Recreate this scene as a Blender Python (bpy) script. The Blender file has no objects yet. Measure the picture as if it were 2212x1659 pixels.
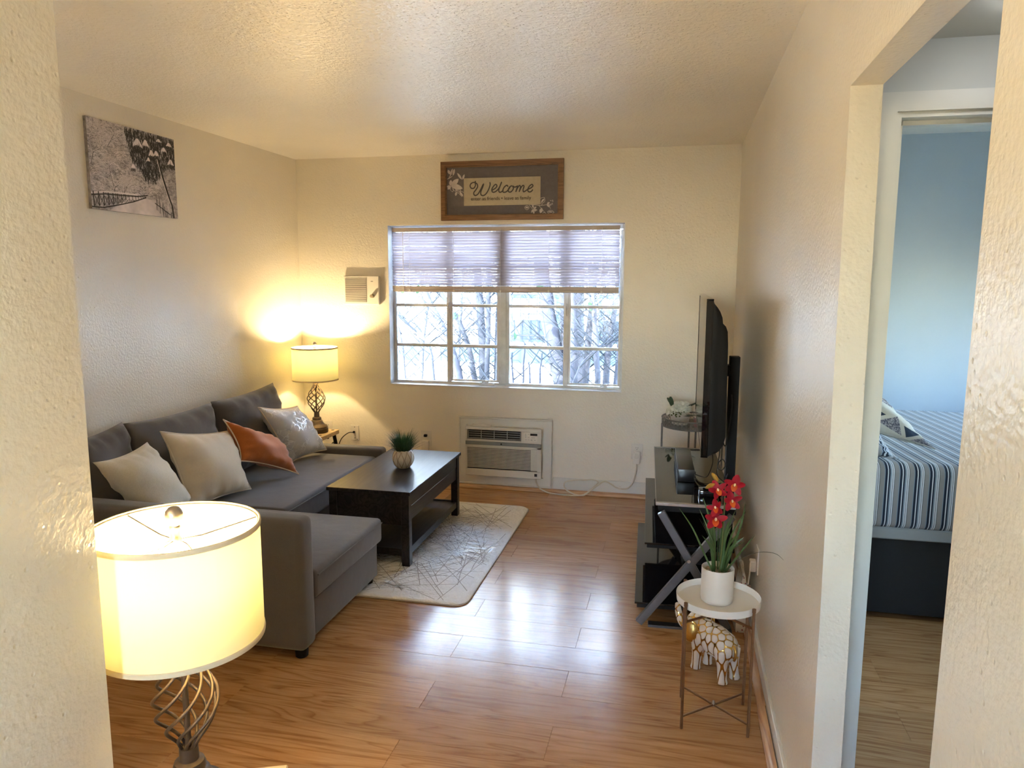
import bpy, bmesh, math, random
import numpy as np
from mathutils import Vector, Matrix, Euler

random.seed(7)
SC = bpy.context.scene
COL = SC.collection
R = math.radians

# ------------------------------------------------------------------ camera
XL, XR, YF, ZC = -2.838, 0.368, 5.217, 2.4275      # living room: left wall, right wall, window wall, ceiling
cam_data = bpy.data.cameras.new('camera')
cam = bpy.data.objects.new('camera', cam_data); COL.objects.link(cam)
cam_data.sensor_width = 36.0
cam_data.lens = 36.0 * 1597.6 / 2212
cam_data.clip_start = 0.02
yaw, pitch, roll = R(12.656), R(-8.098), R(0.199)
fwd = Vector((-math.sin(yaw) * math.cos(pitch), math.cos(yaw) * math.cos(pitch), math.sin(pitch)))
rgt0 = Vector((math.cos(yaw), math.sin(yaw), 0)); up0 = rgt0.cross(fwd)
rgt = math.cos(roll) * rgt0 + math.sin(roll) * up0
up = -math.sin(roll) * rgt0 + math.cos(roll) * up0
m3 = Matrix((rgt, up, -fwd)).transposed()
cam.matrix_world = Matrix.Translation((0, 0, 1.55)) @ m3.to_4x4()
SC.camera = cam

# ------------------------------------------------------------------ view, sky, sun
SC.view_settings.view_transform = 'Standard'
SC.view_settings.look = 'None'
SC.view_settings.exposure = 2.15
SC.view_settings.gamma = 1.0
SC.view_settings.use_curve_mapping = False
try:
    SC.cycles.use_denoising = True
    SC.cycles.max_bounces = 10
    SC.cycles.diffuse_bounces = 6
    SC.cycles.glossy_bounces = 4
    SC.cycles.transparent_max_bounces = 12
    SC.cycles.sample_clamp_indirect = 6.0
    SC.cycles.caustics_reflective = False
    SC.cycles.caustics_refractive = False
except Exception:
    pass
SKY_STRENGTH, SUN_STRENGTH = 2.6, 8.5
BULB_STRENGTH, KITCHEN_FILL = 270, 4
NEAR_BULB, HALL_STRENGTH = 330.0, 2.2
WARM = (1.0, 0.75, 0.42)
world = bpy.data.worlds.new('sky'); SC.world = world
world.use_nodes = True
wn = world.node_tree.nodes; wl = world.node_tree.links
wn.clear()
sky = wn.new('ShaderNodeTexSky'); sky.sky_type = 'NISHITA'; sky.sun_disc = False
sky.sun_elevation = R(48); sky.sun_rotation = R(200); sky.air_density = 1.0; sky.dust_density = 0.6
wb = wn.new('ShaderNodeBackground'); wb.inputs['Strength'].default_value = SKY_STRENGTH
wo = wn.new('ShaderNodeOutputWorld')
wl.new(sky.outputs[0], wb.inputs[0]); wl.new(wb.outputs[0], wo.inputs[0])
sun_data = bpy.data.lights.new('sun', 'SUN'); sun_data.energy = SUN_STRENGTH; sun_data.angle = R(1.0)
sun_data.color = (0.93, 0.98, 1.0)
sun = bpy.data.objects.new('sun', sun_data); COL.objects.link(sun)
sun.rotation_euler = Vector((0.25, 0.75, -0.75)).to_track_quat('-Z', 'Y').to_euler()
sun.location = (0, -4, 8)

# ------------------------------------------------------------------ mesh helper
class MB:
    def __init__(s): s.v = []; s.f = []
    def add(s, vs, fs):
        o = len(s.v)
        s.v += [tuple(p) for p in vs]; s.f += [tuple(i + o for i in f) for f in fs]
        return s
    def bm(s, b):
        b.verts.index_update()
        s.add([v.co[:] for v in b.verts], [[v.index for v in f.verts] for f in b.faces]); b.free(); return s
    def box(s, x0, x1, y0, y1, z0, z1, bev=0.0, seg=1, M=None):
        b = bmesh.new(); bmesh.ops.create_cube(b, size=1)
        for v in b.verts:
            v.co = Vector(((x0 + x1) / 2 + v.co.x * (x1 - x0), (y0 + y1) / 2 + v.co.y * (y1 - y0), (z0 + z1) / 2 + v.co.z * (z1 - z0)))
        if bev: bmesh.ops.bevel(b, geom=b.edges[:], offset=bev, segments=seg, profile=0.5, affect='EDGES')
        if M is not None: b.transform(M)
        return s.bm(b)
    def tube(s, pts, r, n=8, closed=False, flat=1.0):
        P = [Vector(p) for p in pts]; k = len(P)
        rs = r if hasattr(r, '__len__') else [r] * k
        T = []
        for i in range(k):
            a = P[i - 1] if (i > 0 or closed) else P[i]; c = P[(i + 1) % k] if (i < k - 1 or closed) else P[i]
            T.append((c - a).normalized())
        N = T[0].orthogonal().normalized(); rings = []
        for i in range(k):
            N = (N - T[i] * N.dot(T[i]))
            N = N.normalized() if N.length > 1e-9 else T[i].orthogonal().normalized()
            B = T[i].cross(N)
            rings.append([P[i] + (N * math.cos(2 * math.pi * j / n) + B * flat * math.sin(2 * math.pi * j / n)) * rs[i] for j in range(n)])
        vs = [p for q in rings for p in q]; fs = []
        for i in range(k if closed else k - 1):
            i2 = (i + 1) % k
            for j in range(n):
                j2 = (j + 1) % n
                fs.append((i * n + j, i * n + j2, i2 * n + j2, i2 * n + j))
        if not closed: fs += [tuple(range(n - 1, -1, -1)), tuple((k - 1) * n + j for j in range(n))]
        return s.add(vs, fs)
    def lathe(s, prof, n=32, c=(0, 0, 0), M=None):
        vs = []; fs = []; k = len(prof)
        for r, z in prof:
            for j in range(n):
                a = 2 * math.pi * j / n
                p = Vector((c[0] + r * math.cos(a), c[1] + r * math.sin(a), c[2] + z))
                vs.append(M @ p if M is not None else p)
        for i in range(k - 1):
            for j in range(n):
                j2 = (j + 1) % n
                fs.append((i * n + j, i * n + j2, (i + 1) * n + j2, (i + 1) * n + j))
        if prof[0][0] > 1e-4: fs.append(tuple(range(n - 1, -1, -1)))
        if prof[-1][0] > 1e-4: fs.append(tuple((k - 1) * n + j for j in range(n)))
        return s.add(vs, fs)
    def ball(s, c, r, seg=12, sc=(1, 1, 1), M=None):
        b = bmesh.new(); bmesh.ops.create_uvsphere(b, u_segments=seg, v_segments=max(6, seg * 2 // 3), radius=r)
        for v in b.verts: v.co = Vector((v.co.x * sc[0], v.co.y * sc[1], v.co.z * sc[2]))
        if M is not None: b.transform(M)
        bmesh.ops.translate(b, verts=b.verts, vec=Vector(c))
        return s.bm(b)
    def prism(s, poly, axis, a0, a1):
        # poly: 2D outline in the two other axes (in xyz order), extruded along axis
        n = len(poly)
        def P(p, a):
            q = list(p); q.insert('xyz'.index(axis), a); return q
        vs = [P(p, a0) for p in poly] + [P(p, a1) for p in poly]
        fs = [tuple(range(n - 1, -1, -1)), tuple(range(n, 2 * n))] + [(i, (i + 1) % n, n + (i + 1) % n, n + i) for i in range(n)]
        return s.add(vs, fs)
    def strip(s, rows):
        # rows: list of equal-length vertex rows
        n = len(rows[0]); vs = [p for r in rows for p in r]
        fs = [(i * n + j, i * n + j + 1, (i + 1) * n + j + 1, (i + 1) * n + j) for i in range(len(rows) - 1) for j in range(n - 1)]
        return s.add(vs, fs)
    def build(s, name, m, parent=None, loc=(0, 0, 0), rz=0.0, smooth=None, fix=True):
        me = bpy.data.meshes.new(name); me.from_pydata(s.v, [], s.f); me.validate()
        if fix:
            b = bmesh.new(); b.from_mesh(me); bmesh.ops.recalc_face_normals(b, faces=b.faces); b.to_mesh(me); b.free()
        if smooth is not None:
            me.polygons.foreach_set('use_smooth', [True] * len(me.polygons))
            if smooth < 180: me.set_sharp_from_angle(angle=R(smooth))
        me.materials.append(m)
        o = bpy.data.objects.new(name, me); COL.objects.link(o)
        if parent: o.parent = parent
        o.location = loc; o.rotation_euler = (0, 0, rz)
        return o

def tag(o, label=None, cat=None, group=None, kind=None):
    if label: o['label'] = label
    if cat: o['category'] = cat
    if group: o['group'] = group
    if kind: o['kind'] = kind
    return o
def thing(name, label, cat, loc=(0, 0, 0), rz=0.0, group=None):
    o = bpy.data.objects.new(name, None); COL.objects.link(o)
    o.empty_display_size = 0.05; o.location = loc; o.rotation_euler = (0, 0, rz)
    return tag(o, label, cat, group)
def structure(o): o['kind'] = 'structure'; return o
def inst(o, name, parent, loc=(0, 0, 0), rot=(0, 0, 0), sc=None):
    c = o.copy(); c.name = name; COL.objects.link(c); c.parent = parent
    c.location = loc; c.rotation_euler = rot
    if sc: c.scale = sc
    return c
def copy_tree(o, parent=None):
    c = o.copy(); COL.objects.link(c); c.parent = parent
    for ch in [x for x in COL.objects if x.parent == o]: copy_tree(ch, c)
    return c
def spline(pts, k=6):
    P = [Vector(p) for p in pts]; out = []
    for i in range(len(P) - 1):
        a = P[max(i - 1, 0)]; b = P[i]; c = P[i + 1]; d = P[min(i + 2, len(P) - 1)]
        for j in range(k):
            t = j / k
            out.append(0.5 * ((2 * b) + (c - a) * t + (2 * a - 5 * b + 4 * c - d) * t * t + (3 * b - a - 3 * c + d) * t ** 3))
    out.append(P[-1]); return out

# ------------------------------------------------------------------ materials
def newmat(name):
    m = bpy.data.materials.new(name); m.use_nodes = True
    n = m.node_tree.nodes; l = m.node_tree.links
    return m, n, l, n['Principled BSDF']
def setp(b, **k):
    for a, v in k.items():
        a = {'col': 'Base Color', 'rough': 'Roughness', 'metal': 'Metallic', 'spec': 'Specular IOR Level', 'coat': 'Coat Weight', 'crough': 'Coat Roughness',
             'sheen': 'Sheen Weight', 'ecol': 'Emission Color', 'estr': 'Emission Strength', 'trans': 'Transmission Weight', 'alpha': 'Alpha', 'sss': 'Subsurface Weight'}[a]
        if 'Color' in a: v = (*v, 1) if len(v) == 3 else v
        b.inputs[a].default_value = v
def coords(n, l, world=False, scale=(1, 1, 1)):
    if world: src = n.new('ShaderNodeNewGeometry').outputs['Position']
    else: src = n.new('ShaderNodeTexCoord').outputs['Object']
    mp = n.new('ShaderNodeMapping'); mp.inputs['Scale'].default_value = scale
    l.new(src, mp.inputs[0]); return mp.outputs[0]
def noise(n, l, v, scale, detail=3, rough=0.55, dist=0.0):
    t = n.new('ShaderNodeTexNoise'); t.inputs['Scale'].default_value = scale; t.inputs['Detail'].default_value = detail
    t.inputs['Roughness'].default_value = rough; t.inputs['Distortion'].default_value = dist
    l.new(v, t.inputs['Vector']); return t.outputs['Fac']
def ramp(n, l, fac, stops, interp='LINEAR'):
    r = n.new('ShaderNodeValToRGB'); cr = r.color_ramp; cr.interpolation = interp
    while len(cr.elements) < len(stops): cr.elements.new(0.5)
    for e, (p, c) in zip(cr.elements, stops):
        e.position = p; e.color = (*c, 1) if len(c) == 3 else c
    l.new(fac, r.inputs[0]); return r.outputs[0]
def bump(n, l, b, h, strength=0.3, dist=0.002, prev=None):
    bp = n.new('ShaderNodeBump'); bp.inputs['Strength'].default_value = strength; bp.inputs['Distance'].default_value = dist
    l.new(h, bp.inputs['Height'])
    if prev: l.new(prev, bp.inputs['Normal'])
    l.new(bp.outputs[0], b.inputs['Normal']); return bp.outputs[0]
def mth(n, l, op, a, bv=0.0):
    m = n.new('ShaderNodeMath'); m.operation = op
    for i, x in enumerate((a, bv)):
        if hasattr(x, 'links'): l.new(x, m.inputs[i])
        else: m.inputs[i].default_value = x
    return m.outputs[0]
def mixc(n, l, fac, a, c, mode='MIX'):
    m = n.new('ShaderNodeMix'); m.data_type = 'RGBA'; m.blend_type = mode
    if hasattr(fac, 'links'): l.new(fac, m.inputs[0])
    else: m.inputs[0].default_value = fac
    for i, x in ((6, a), (7, c)):
        if hasattr(x, 'links'): l.new(x, m.inputs[i])
        else: m.inputs[i].default_value = (*x, 1)
    return m.outputs[2]
def plain(name, col, rough=0.5, metal=0.0, var=None, bmp=None, world=False, **k):
    """col with optional var=(scale, col2) mottling and bmp=(scale, strength, dist)"""
    m, n, l, b = newmat(name); setp(b, col=col, rough=rough, metal=metal, **k)
    v = coords(n, l, world) if (var or bmp) else None
    if var: l.new(ramp(n, l, noise(n, l, v, var[0], 4), [(0.3, col), (0.7, var[1])]), b.inputs['Base Color'])
    if bmp: bump(n, l, b, noise(n, l, v, bmp[0], 3), bmp[1], bmp[2])
    return m
def painted(name, col, rough, bscale, bstr, bdist, pits=None, stain=0.06):
    m, n, l, b = newmat(name); setp(b, col=col, rough=rough)
    v = coords(n, l, True)
    h = noise(n, l, v, bscale, 2, 0.5)
    if pits:
        vo = n.new('ShaderNodeTexVoronoi'); vo.inputs['Scale'].default_value = pits[0]; l.new(v, vo.inputs['Vector'])
        pit = ramp(n, l, vo.outputs['Distance'], [(0.0, (0, 0, 0)), (pits[1], (1, 1, 1))])
        h = mth(n, l, 'ADD', h, mth(n, l, 'MULTIPLY', pit, pits[2]))
    bump(n, l, b, h, bstr, bdist)
    c2 = tuple(c * (1 - stain) for c in col)
    l.new(ramp(n, l, noise(n, l, v, 1.7, 3), [(0.35, col), (0.7, c2)]), b.inputs['Base Color'])
    return m
def wood(name, c1, c2, c3, rough, axis=0, gs=1.0, bstr=0.12, perobj=False, coat=0.0, world=False):
    """long-grained timber: streaky noise plus stretched cathedral rings"""
    m, n, l, b = newmat(name); setp(b, rough=rough, coat=coat, crough=0.12)
    sc = [9.0 * gs] * 3; sc[axis] = 0.75 * gs
    v = coords(n, l, world, tuple(sc))
    if perobj:
        oi = n.new('ShaderNodeObjectInfo'); va = n.new('ShaderNodeVectorMath'); va.operation = 'ADD'
        mul = mth(n, l, 'MULTIPLY', oi.outputs['Random'], 57.0)
        cb = n.new('ShaderNodeCombineXYZ'); l.new(mul, cb.inputs[0]); l.new(mul, cb.inputs[1]); l.new(mul, cb.inputs[2])
        l.new(v, va.inputs[0]); l.new(cb.outputs[0], va.inputs[1]); v = va.outputs[0]
    big = noise(n, l, v, 1.1, 2, 0.5, 0.6)
    rings = mth(n, l, 'FRACT', mth(n, l, 'MULTIPLY', big, 9.0))
    ring = ramp(n, l, rings, [(0.0, (0.15, 0.15, 0.15)), (0.12, (0.62, 0.62, 0.62)), (0.55, (0.75, 0.75, 0.75)), (1.0, (0.25, 0.25, 0.25))])
    fine = noise(n, l, v, 9.0, 4, 0.65, 0.3)
    streak = noise(n, l, v, 3.2, 3, 0.6, 0.4)
    f = mth(n, l, 'ADD', mth(n, l, 'ADD', mth(n, l, 'MULTIPLY', ring, 0.38), mth(n, l, 'MULTIPLY', fine, 0.32)), mth(n, l, 'MULTIPLY', streak, 0.30))
    c = ramp(n, l, f, [(0.35, c1), (0.50, c2), (0.65, c3)])
    if perobj:
        hs = n.new('ShaderNodeHueSaturation')
        l.new(mth(n, l, 'ADD', mth(n, l, 'MULTIPLY', oi.outputs['Random'], 0.20), 0.90), hs.inputs['Value'])
        l.new(c, hs.inputs['Color']); c = hs.outputs[0]
    l.new(c, b.inputs['Base Color'])
    bump(n, l, b, f, bstr, 0.0012)
    return m

WALL = painted('wall_paint', (0.82, 0.775, 0.68), 0.31, 85, 0.5, 0.004, pits=(38, 0.16, 0.8))
CEIL = painted('ceiling_paint', (0.87, 0.83, 0.76), 0.28, 62, 0.8, 0.005, pits=(55, 0.2, 1.0))
HALLP = painted('hall_paint', (0.60, 0.61, 0.58), 0.5, 60, 0.2, 0.002)
BEDP = painted('bedroom_paint', (0.43, 0.50, 0.57), 0.6, 60, 0.15, 0.002)
TRIM = plain('trim_paint', (0.74, 0.73, 0.68), 0.35, var=(3, (0.68, 0.67, 0.62)), bmp=(25, 0.1, 0.001), world=True)
WINPAINT = plain('window_paint', (0.80, 0.82, 0.84), 0.4, var=(14, (0.66, 0.68, 0.70)), bmp=(40, 0.3, 0.002), world=True)
FLOORW = wood('oak_laminate', (0.275, 0.128, 0.048), (0.39, 0.20, 0.082), (0.48, 0.27, 0.118), 0.20, 0, 1.15, 0.14, perobj=True)
QROUND = wood('oak_quarter_round', (0.33, 0.16, 0.075), (0.5, 0.28, 0.14), (0.62, 0.4, 0.22), 0.4, 1, 0.8, 0.2, world=True)
DARKGAP = plain('subfloor', (0.06, 0.04, 0.025), 0.9, var=(8, (0.04, 0.03, 0.02)))
ESPRESSO = wood('espresso_wood', (0.010, 0.009, 0.010), (0.016, 0.014, 0.015), (0.028, 0.025, 0.026), 0.3, 1, 1.0, 0.10)
ESPRESSO.node_tree.nodes['Principled BSDF'].inputs['Specular IOR Level'].default_value = 0.2
def fabric(name, col, col2, rough=0.85, sheen=0.3, ws=420, bs=0.35):
    m, n, l, b = newmat(name); setp(b, col=col, rough=rough, sheen=sheen, spec=0.2)
    v = coords(n, l)
    big = noise(n, l, v, 3.5, 4)
    fine = noise(n, l, v, ws, 2)
    l.new(ramp(n, l, mth(n, l, 'ADD', mth(n, l, 'MULTIPLY', big, 0.5), mth(n, l, 'MULTIPLY', fine, 0.5)), [(0.3, col), (0.7, col2)]), b.inputs['Base Color'])
    p = bump(n, l, b, fine, bs, 0.001)
    bump(n, l, b, noise(n, l, v, 9, 3), 0.25, 0.012, p)
    return m
SOFA = fabric('charcoal_sofa_fabric', (0.085, 0.078, 0.079), (0.118, 0.110, 0.111))
SOFAC = fabric('charcoal_cushion_fabric', (0.080, 0.073, 0.073), (0.108, 0.100, 0.100))
CREAM = fabric('beige_velvet', (0.60, 0.51, 0.38), (0.66, 0.57, 0.44), 0.7, 0.5, 300, 0.15)
SAGE = fabric('pale_plush', (0.55, 0.52, 0.44), (0.66, 0.63, 0.55), 0.75, 0.6, 160, 0.4)
RUST = fabric('rust_velvet', (0.40, 0.105, 0.018), (0.50, 0.145, 0.03), 0.65, 0.45, 300, 0.15)
PIPING = plain('cream_piping', (0.78, 0.66, 0.52), 0.7, bmp=(300, 0.3, 0.001))
BLACKPL = plain('black_plastic', (0.008, 0.008, 0.009), 0.5, spec=0.2, bmp=(200, 0.1, 0.0005))
BLACKGL = plain('black_glass', (0.006, 0.006, 0.008), 0.03, spec=0.6, var=(2, (0.008, 0.008, 0.010)))
SCREEN = plain('television_screen', (0.008, 0.008, 0.010), 0.06, spec=0.7, var=(2, (0.010, 0.010, 0.012)))
GUNMET = plain('dark_grey_metal', (0.16, 0.155, 0.155), 0.32, 0.85, var=(10, (0.12, 0.118, 0.118)))
SILVER = plain('brushed_silver', (0.55, 0.55, 0.55), 0.25, 1.0, var=(40, (0.45, 0.45, 0.45)))
BRONZE = plain('lamp_bronze', (0.065, 0.048, 0.036), 0.45, 0.6, var=(30, (0.10, 0.07, 0.05)), bmp=(120, 0.2, 0.001))
NICKEL = plain('brushed_nickel', (0.42, 0.38, 0.34), 0.3, 0.9, var=(20, (0.36, 0.33, 0.30)))
COPPER = plain('bronze_table_metal', (0.23, 0.13, 0.075), 0.35, 0.85, var=(30, (0.28, 0.17, 0.10)))
WHITEPL = plain('white_plastic', (0.74, 0.71, 0.65), 0.4, bmp=(60, 0.05, 0.0005))
ACPL = plain('air_conditioner_plastic', (0.70, 0.68, 0.63), 0.42, var=(6, (0.64, 0.62, 0.57)))
DARKIN = plain('dark_inside', (0.012, 0.011, 0.011), 0.7, var=(20, (0.02, 0.018, 0.017)))
GREYBAND = plain('grey_band', (0.27, 0.29, 0.29), 0.35, 0.3, var=(30, (0.24, 0.26, 0.26)))
IVORY = plain('ivory_cord', (0.66, 0.60, 0.48), 0.5, bmp=(100, 0.1, 0.0005))
BLACKCORD = plain('black_cord', (0.010, 0.010, 0.010), 0.5, bmp=(100, 0.1, 0.0005))
ENAMEL = plain('white_enamel', (0.72, 0.70, 0.65), 0.22, bmp=(15, 0.05, 0.001))
CERAM = plain('matte_white_ceramic', (0.68, 0.63, 0.56), 0.38, var=(12, (0.72, 0.68, 0.61)))
GOLD = plain('polished_gold', (0.68, 0.44, 0.13), 0.16, 1.0, var=(12, (0.60, 0.38, 0.10)))
LIGHTWOOD = wood('pale_bamboo', (0.55, 0.40, 0.22), (0.66, 0.50, 0.29), (0.74, 0.58, 0.36), 0.45, 0, 1.2, 0.06)
GRASSG = plain('grass_blade', (0.022, 0.075, 0.035), 0.45, var=(25, (0.05, 0.13, 0.05)))
LEAFG = plain('strap_leaf', (0.04, 0.085, 0.025), 0.4, var=(14, (0.08, 0.14, 0.045)), bmp=(60, 0.2, 0.001))
STEMG = plain('stem_green', (0.09, 0.13, 0.035), 0.5, var=(30, (0.14, 0.15, 0.05)))
def petalmat(name, c, c2):
    m, n, l, b = newmat(name); setp(b, col=c, rough=0.55, spec=0.25)
    l.new(ramp(n, l, noise(n, l, coords(n, l), 30, 3), [(0.35, c), (0.7, c2)]), b.inputs['Base Color']); return m
REDP = petalmat('red_petal', (0.28, 0.005, 0.016), (0.38, 0.010, 0.026))
LIPP = petalmat('orange_lip', (0.55, 0.045, 0.010), (0.60, 0.13, 0.015))
BUDP = petalmat('amber_bud', (0.42, 0.20, 0.03), (0.30, 0.19, 0.03))
PALEP = petalmat('cream_petal', (0.86, 0.85, 0.72), (0.90, 0.89, 0.82))
YELP = petalmat('pistil', (0.85, 0.55, 0.40), (0.85, 0.65, 0.3))

def glassmat():
    m, n, l, b = newmat('window_glass'); n.remove(b)
    tr = n.new('ShaderNodeBsdfTransparent'); tr.inputs[0].default_value = (0.95, 0.975, 0.98, 1)
    gl = n.new('ShaderNodeBsdfGlossy'); gl.inputs['Roughness'].default_value = 0.02
    fr = n.new('ShaderNodeFresnel'); fr.inputs[0].default_value = 1.45
    mx = n.new('ShaderNodeMixShader')
    l.new(fr.outputs[0], mx.inputs[0]); l.new(tr.outputs[0], mx.inputs[1]); l.new(gl.outputs[0], mx.inputs[2])
    l.new(mx.outputs[0], n['Material Output'].inputs[0]); return m
GLASS = glassmat()
def translucent(name, col, tcol, f, rough=0.8, weave=None):
    m, n, l, b = newmat(name); n.remove(b)
    d = n.new('ShaderNodeBsdfDiffuse'); d.inputs[0].default_value = (*col, 1)
    t = n.new('ShaderNodeBsdfTranslucent'); t.inputs[0].default_value = (*tcol, 1)
    mx = n.new('ShaderNodeMixShader'); mx.inputs[0].default_value = f
    if weave:
        v = coords(n, l)
        l.new(ramp(n, l, noise(n, l, v, weave, 2), [(0.3, tcol), (0.7, tuple(c * 0.88 for c in tcol))]), t.inputs[0])
    l.new(d.outputs[0], mx.inputs[1]); l.new(t.outputs[0], mx.inputs[2])
    l.new(mx.outputs[0], n['Material Output'].inputs[0]); return m
SHADE = translucent('linen_lampshade', (0.76, 0.71, 0.46), (0.78, 0.72, 0.34), 0.072, weave=260)
SHADETRIM = translucent('lampshade_trim', (0.78, 0.66, 0.46), (0.7, 0.55, 0.30), 0.10)
BLIND = translucent('blind_slat_plastic', (0.62, 0.58, 0.62), (0.33, 0.285, 0.305), 0.42)
BLINDR = plain('blind_rail', (0.50, 0.44, 0.42), 0.45, bmp=(40, 0.1, 0.0005))
def emit(name, col, s):
    m, n, l, b = newmat(name); setp(b, col=(0.9, 0.85, 0.75), ecol=col, estr=s, rough=0.4); return m
BULB = emit('lit_bulb', WARM, BULB_STRENGTH)
BULBN = emit('lit_bulb_near', WARM, NEAR_BULB)
HALLLAMP = emit('lit_hall_globe', (0.95, 0.97, 1.0), HALL_STRENGTH)
FILLGLOBE = emit('lit_fill_globe', (1.0, 0.83, 0.62), KITCHEN_FILL)
def vcol(name, rough=0.6):
    m, n, l, b = newmat(name); setp(b, rough=rough, spec=0.3)
    a = n.new('ShaderNodeAttribute'); a.attribute_name = 'ink'; l.new(a.outputs['Color'], b.inputs['Base Color'])
    bump(n, l, b, noise(n, l, coords(n, l), 500, 2), 0.15, 0.0005); return m
PRINT = vcol('canvas_print')

# =================================================================== ROOM SHELL
KX, KY, BY = -0.982, 1.0524, -2.2          # partition corner, back of the kitchen end
WX = XR + 0.07                           # hall face of the right wall
WL, WR, WT, WB = -2.117, -0.379, 1.934, 0.757
HDY, HDX0, HDX1, HDZ = 2.25, 0.552, 1.33, 1.996   # bedroom door wall
BFY = 5.08                               # far bedroom wall
BRX = 3.6

def wallobj(name, mb, m=WALL): return structure(mb.build(name, m))
mb = MB()
mb.box(XL - 0.1, WL, YF, YF + 0.16, 0, ZC).box(WR, XR, YF, YF + 0.16, 0, ZC)
mb.box(WL, WR, YF, YF + 0.16, WT, ZC).box(WL, WR, YF, YF + 0.16, 0, WB)
wallobj('wall_far', mb)
wallobj('wall_left', MB().box(XL - 0.12, XL, 0.9, YF, 0, ZC))
wallobj('wall_near', MB().box(XL, KX, 0.9, KY, 0, ZC).box(KX - 0.12, KX, BY, 0.9, 0, ZC))
wallobj('wall_back', MB().box(KX - 0.12, -0.90, BY - 0.12, BY, 0, ZC).box(-0.38, WX, BY - 0.12, BY, 0, ZC).box(-0.90, -0.38, BY - 0.12, BY, 0, 0.98).box(-0.90, -0.38, BY - 0.12, BY, 2.08, ZC))
mb = MB()
mb.prism([(BY, 0), (1.078, 0), (1.045, ZC), (BY, ZC)], 'x', XR, WX)
mb.prism([(1.838, 0), (YF + 0.16, 0), (YF + 0.16, ZC), (1.930, ZC), (1.913, 1.993)], 'x', XR, WX)
mb.prism([(1.051, 1.993), (1.913, 1.993), (1.930, ZC), (1.045, ZC)], 'x', XR, WX)
wallobj('wall_right', mb)
mb = MB()
mb.box(WX, HDX0, HDY, HDY + 0.1, 0, ZC).box(HDX1, BRX, HDY, HDY + 0.1, 0, ZC).box(HDX0, HDX1, HDY, HDY + 0.1, HDZ, ZC)
wallobj('wall_hall_far', mb, HALLP)
wallobj('wall_hall_near', MB().box(WX, 1.8, 0.2, 0.3, 0, ZC), HALLP)
wallobj('wall_hall_right', MB().box(1.7, 1.8, 0.3, HDY, 0, ZC), HALLP)
wallobj('wall_bedroom_far', MB().box(WX, BRX + 0.1, BFY, BFY + 0.12, 0, ZC), BEDP)
mb = MB()
mb.box(BRX, BRX + 0.12, HDY, 3.0, 0, ZC).box(BRX, BRX + 0.12, 4.6, BFY, 0, ZC).box(BRX, BRX + 0.12, 3.0, 4.6, 0, 0.95).box(BRX, BRX + 0.12, 3.0, 4.6, 1.75, ZC)
wallobj('wall_bedroom_right', mb, BEDP)
wallobj('ceiling', MB().box(XL - 0.12, BRX + 0.12, BY - 1.6, YF + 0.16, ZC, ZC + 0.12), CEIL)  # slab runs past the back wall as an added eave that blocks sun
structure(MB().box(WX, 1.7, 0.3, HDY, 2.18, 2.205).build('ceiling_hall', HALLP))

# ---- floor: every laminate plank a piece of its own
floor = structure(MB().box(XL - 0.1, BRX, BY, YF, -0.1, -0.0095).build('floor', DARKGAP))
PW, PL = 0.19, 1.2
def plank_mesh(x0, x1):
    return MB().box(x0 + 0.0002, x1 - 0.0002, 0.0002, PW - 0.0002, -0.009, 0, 0.0007)
rp = random.Random(3)
full = None
k0 = -24
y0 = 2.366 + PW * k0
row = 0
while y0 < YF - 0.02:
    off = -0.875 if (k0 % 2 == 0) else -0.38
    xs0 = XL if y0 > 0.8 else KX
    x = off - PL * 8
    xe = WX if (y0 < 0.25) else BRX
    while x < xe:
        a, b_ = max(x, xs0), min(x + PL, xe)
        if b_ - a > 0.03:
            isfull = abs(b_ - a - PL) < 1e-6
            if isfull and full is None:
                full = plank_mesh(0, PL).build('plank', FLOORW, floor, (a, y0, 0)); o = full
            elif isfull:
                o = inst(full, 'plank', floor, (a, y0, 0))
            else:
                o = plank_mesh(0, b_ - a).build('plank', FLOORW, floor, (a, y0, 0))
            if y0 + PW > YF:
                o.scale = (1, (YF - y0) / PW, 1)
            o.rotation_euler = (rp.uniform(-0.0016, 0.0016), rp.uniform(-0.0003, 0.0003), 0)
        x += PL
    y0 += PW; k0 += 1

# ---- baseboards and the loose oak quarter round
structure(MB().box(XR - 0.012, XR, 1.86, YF, 0.0, 0.082, 0.003).build('baseboard_right', TRIM))
structure(MB().box(-0.862, XR - 0.012, YF - 0.012, YF, 0.0, 0.112, 0.003).box(XL, -1.578, YF - 0.012, YF, 0.0, 0.112, 0.003).build('baseboard_far', TRIM))
structure(MB().box(XL, XL + 0.012, KY, YF - 0.012, 0.0, 0.1, 0.003).build('baseboard_left', TRIM))
def qr(n=6, r=0.026):
    return [(0, 0)] + [(r * math.cos(a * math.pi / 2 / n), r * math.sin(a * math.pi / 2 / n)) for a in range(n + 1)]
q = qr()
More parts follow.
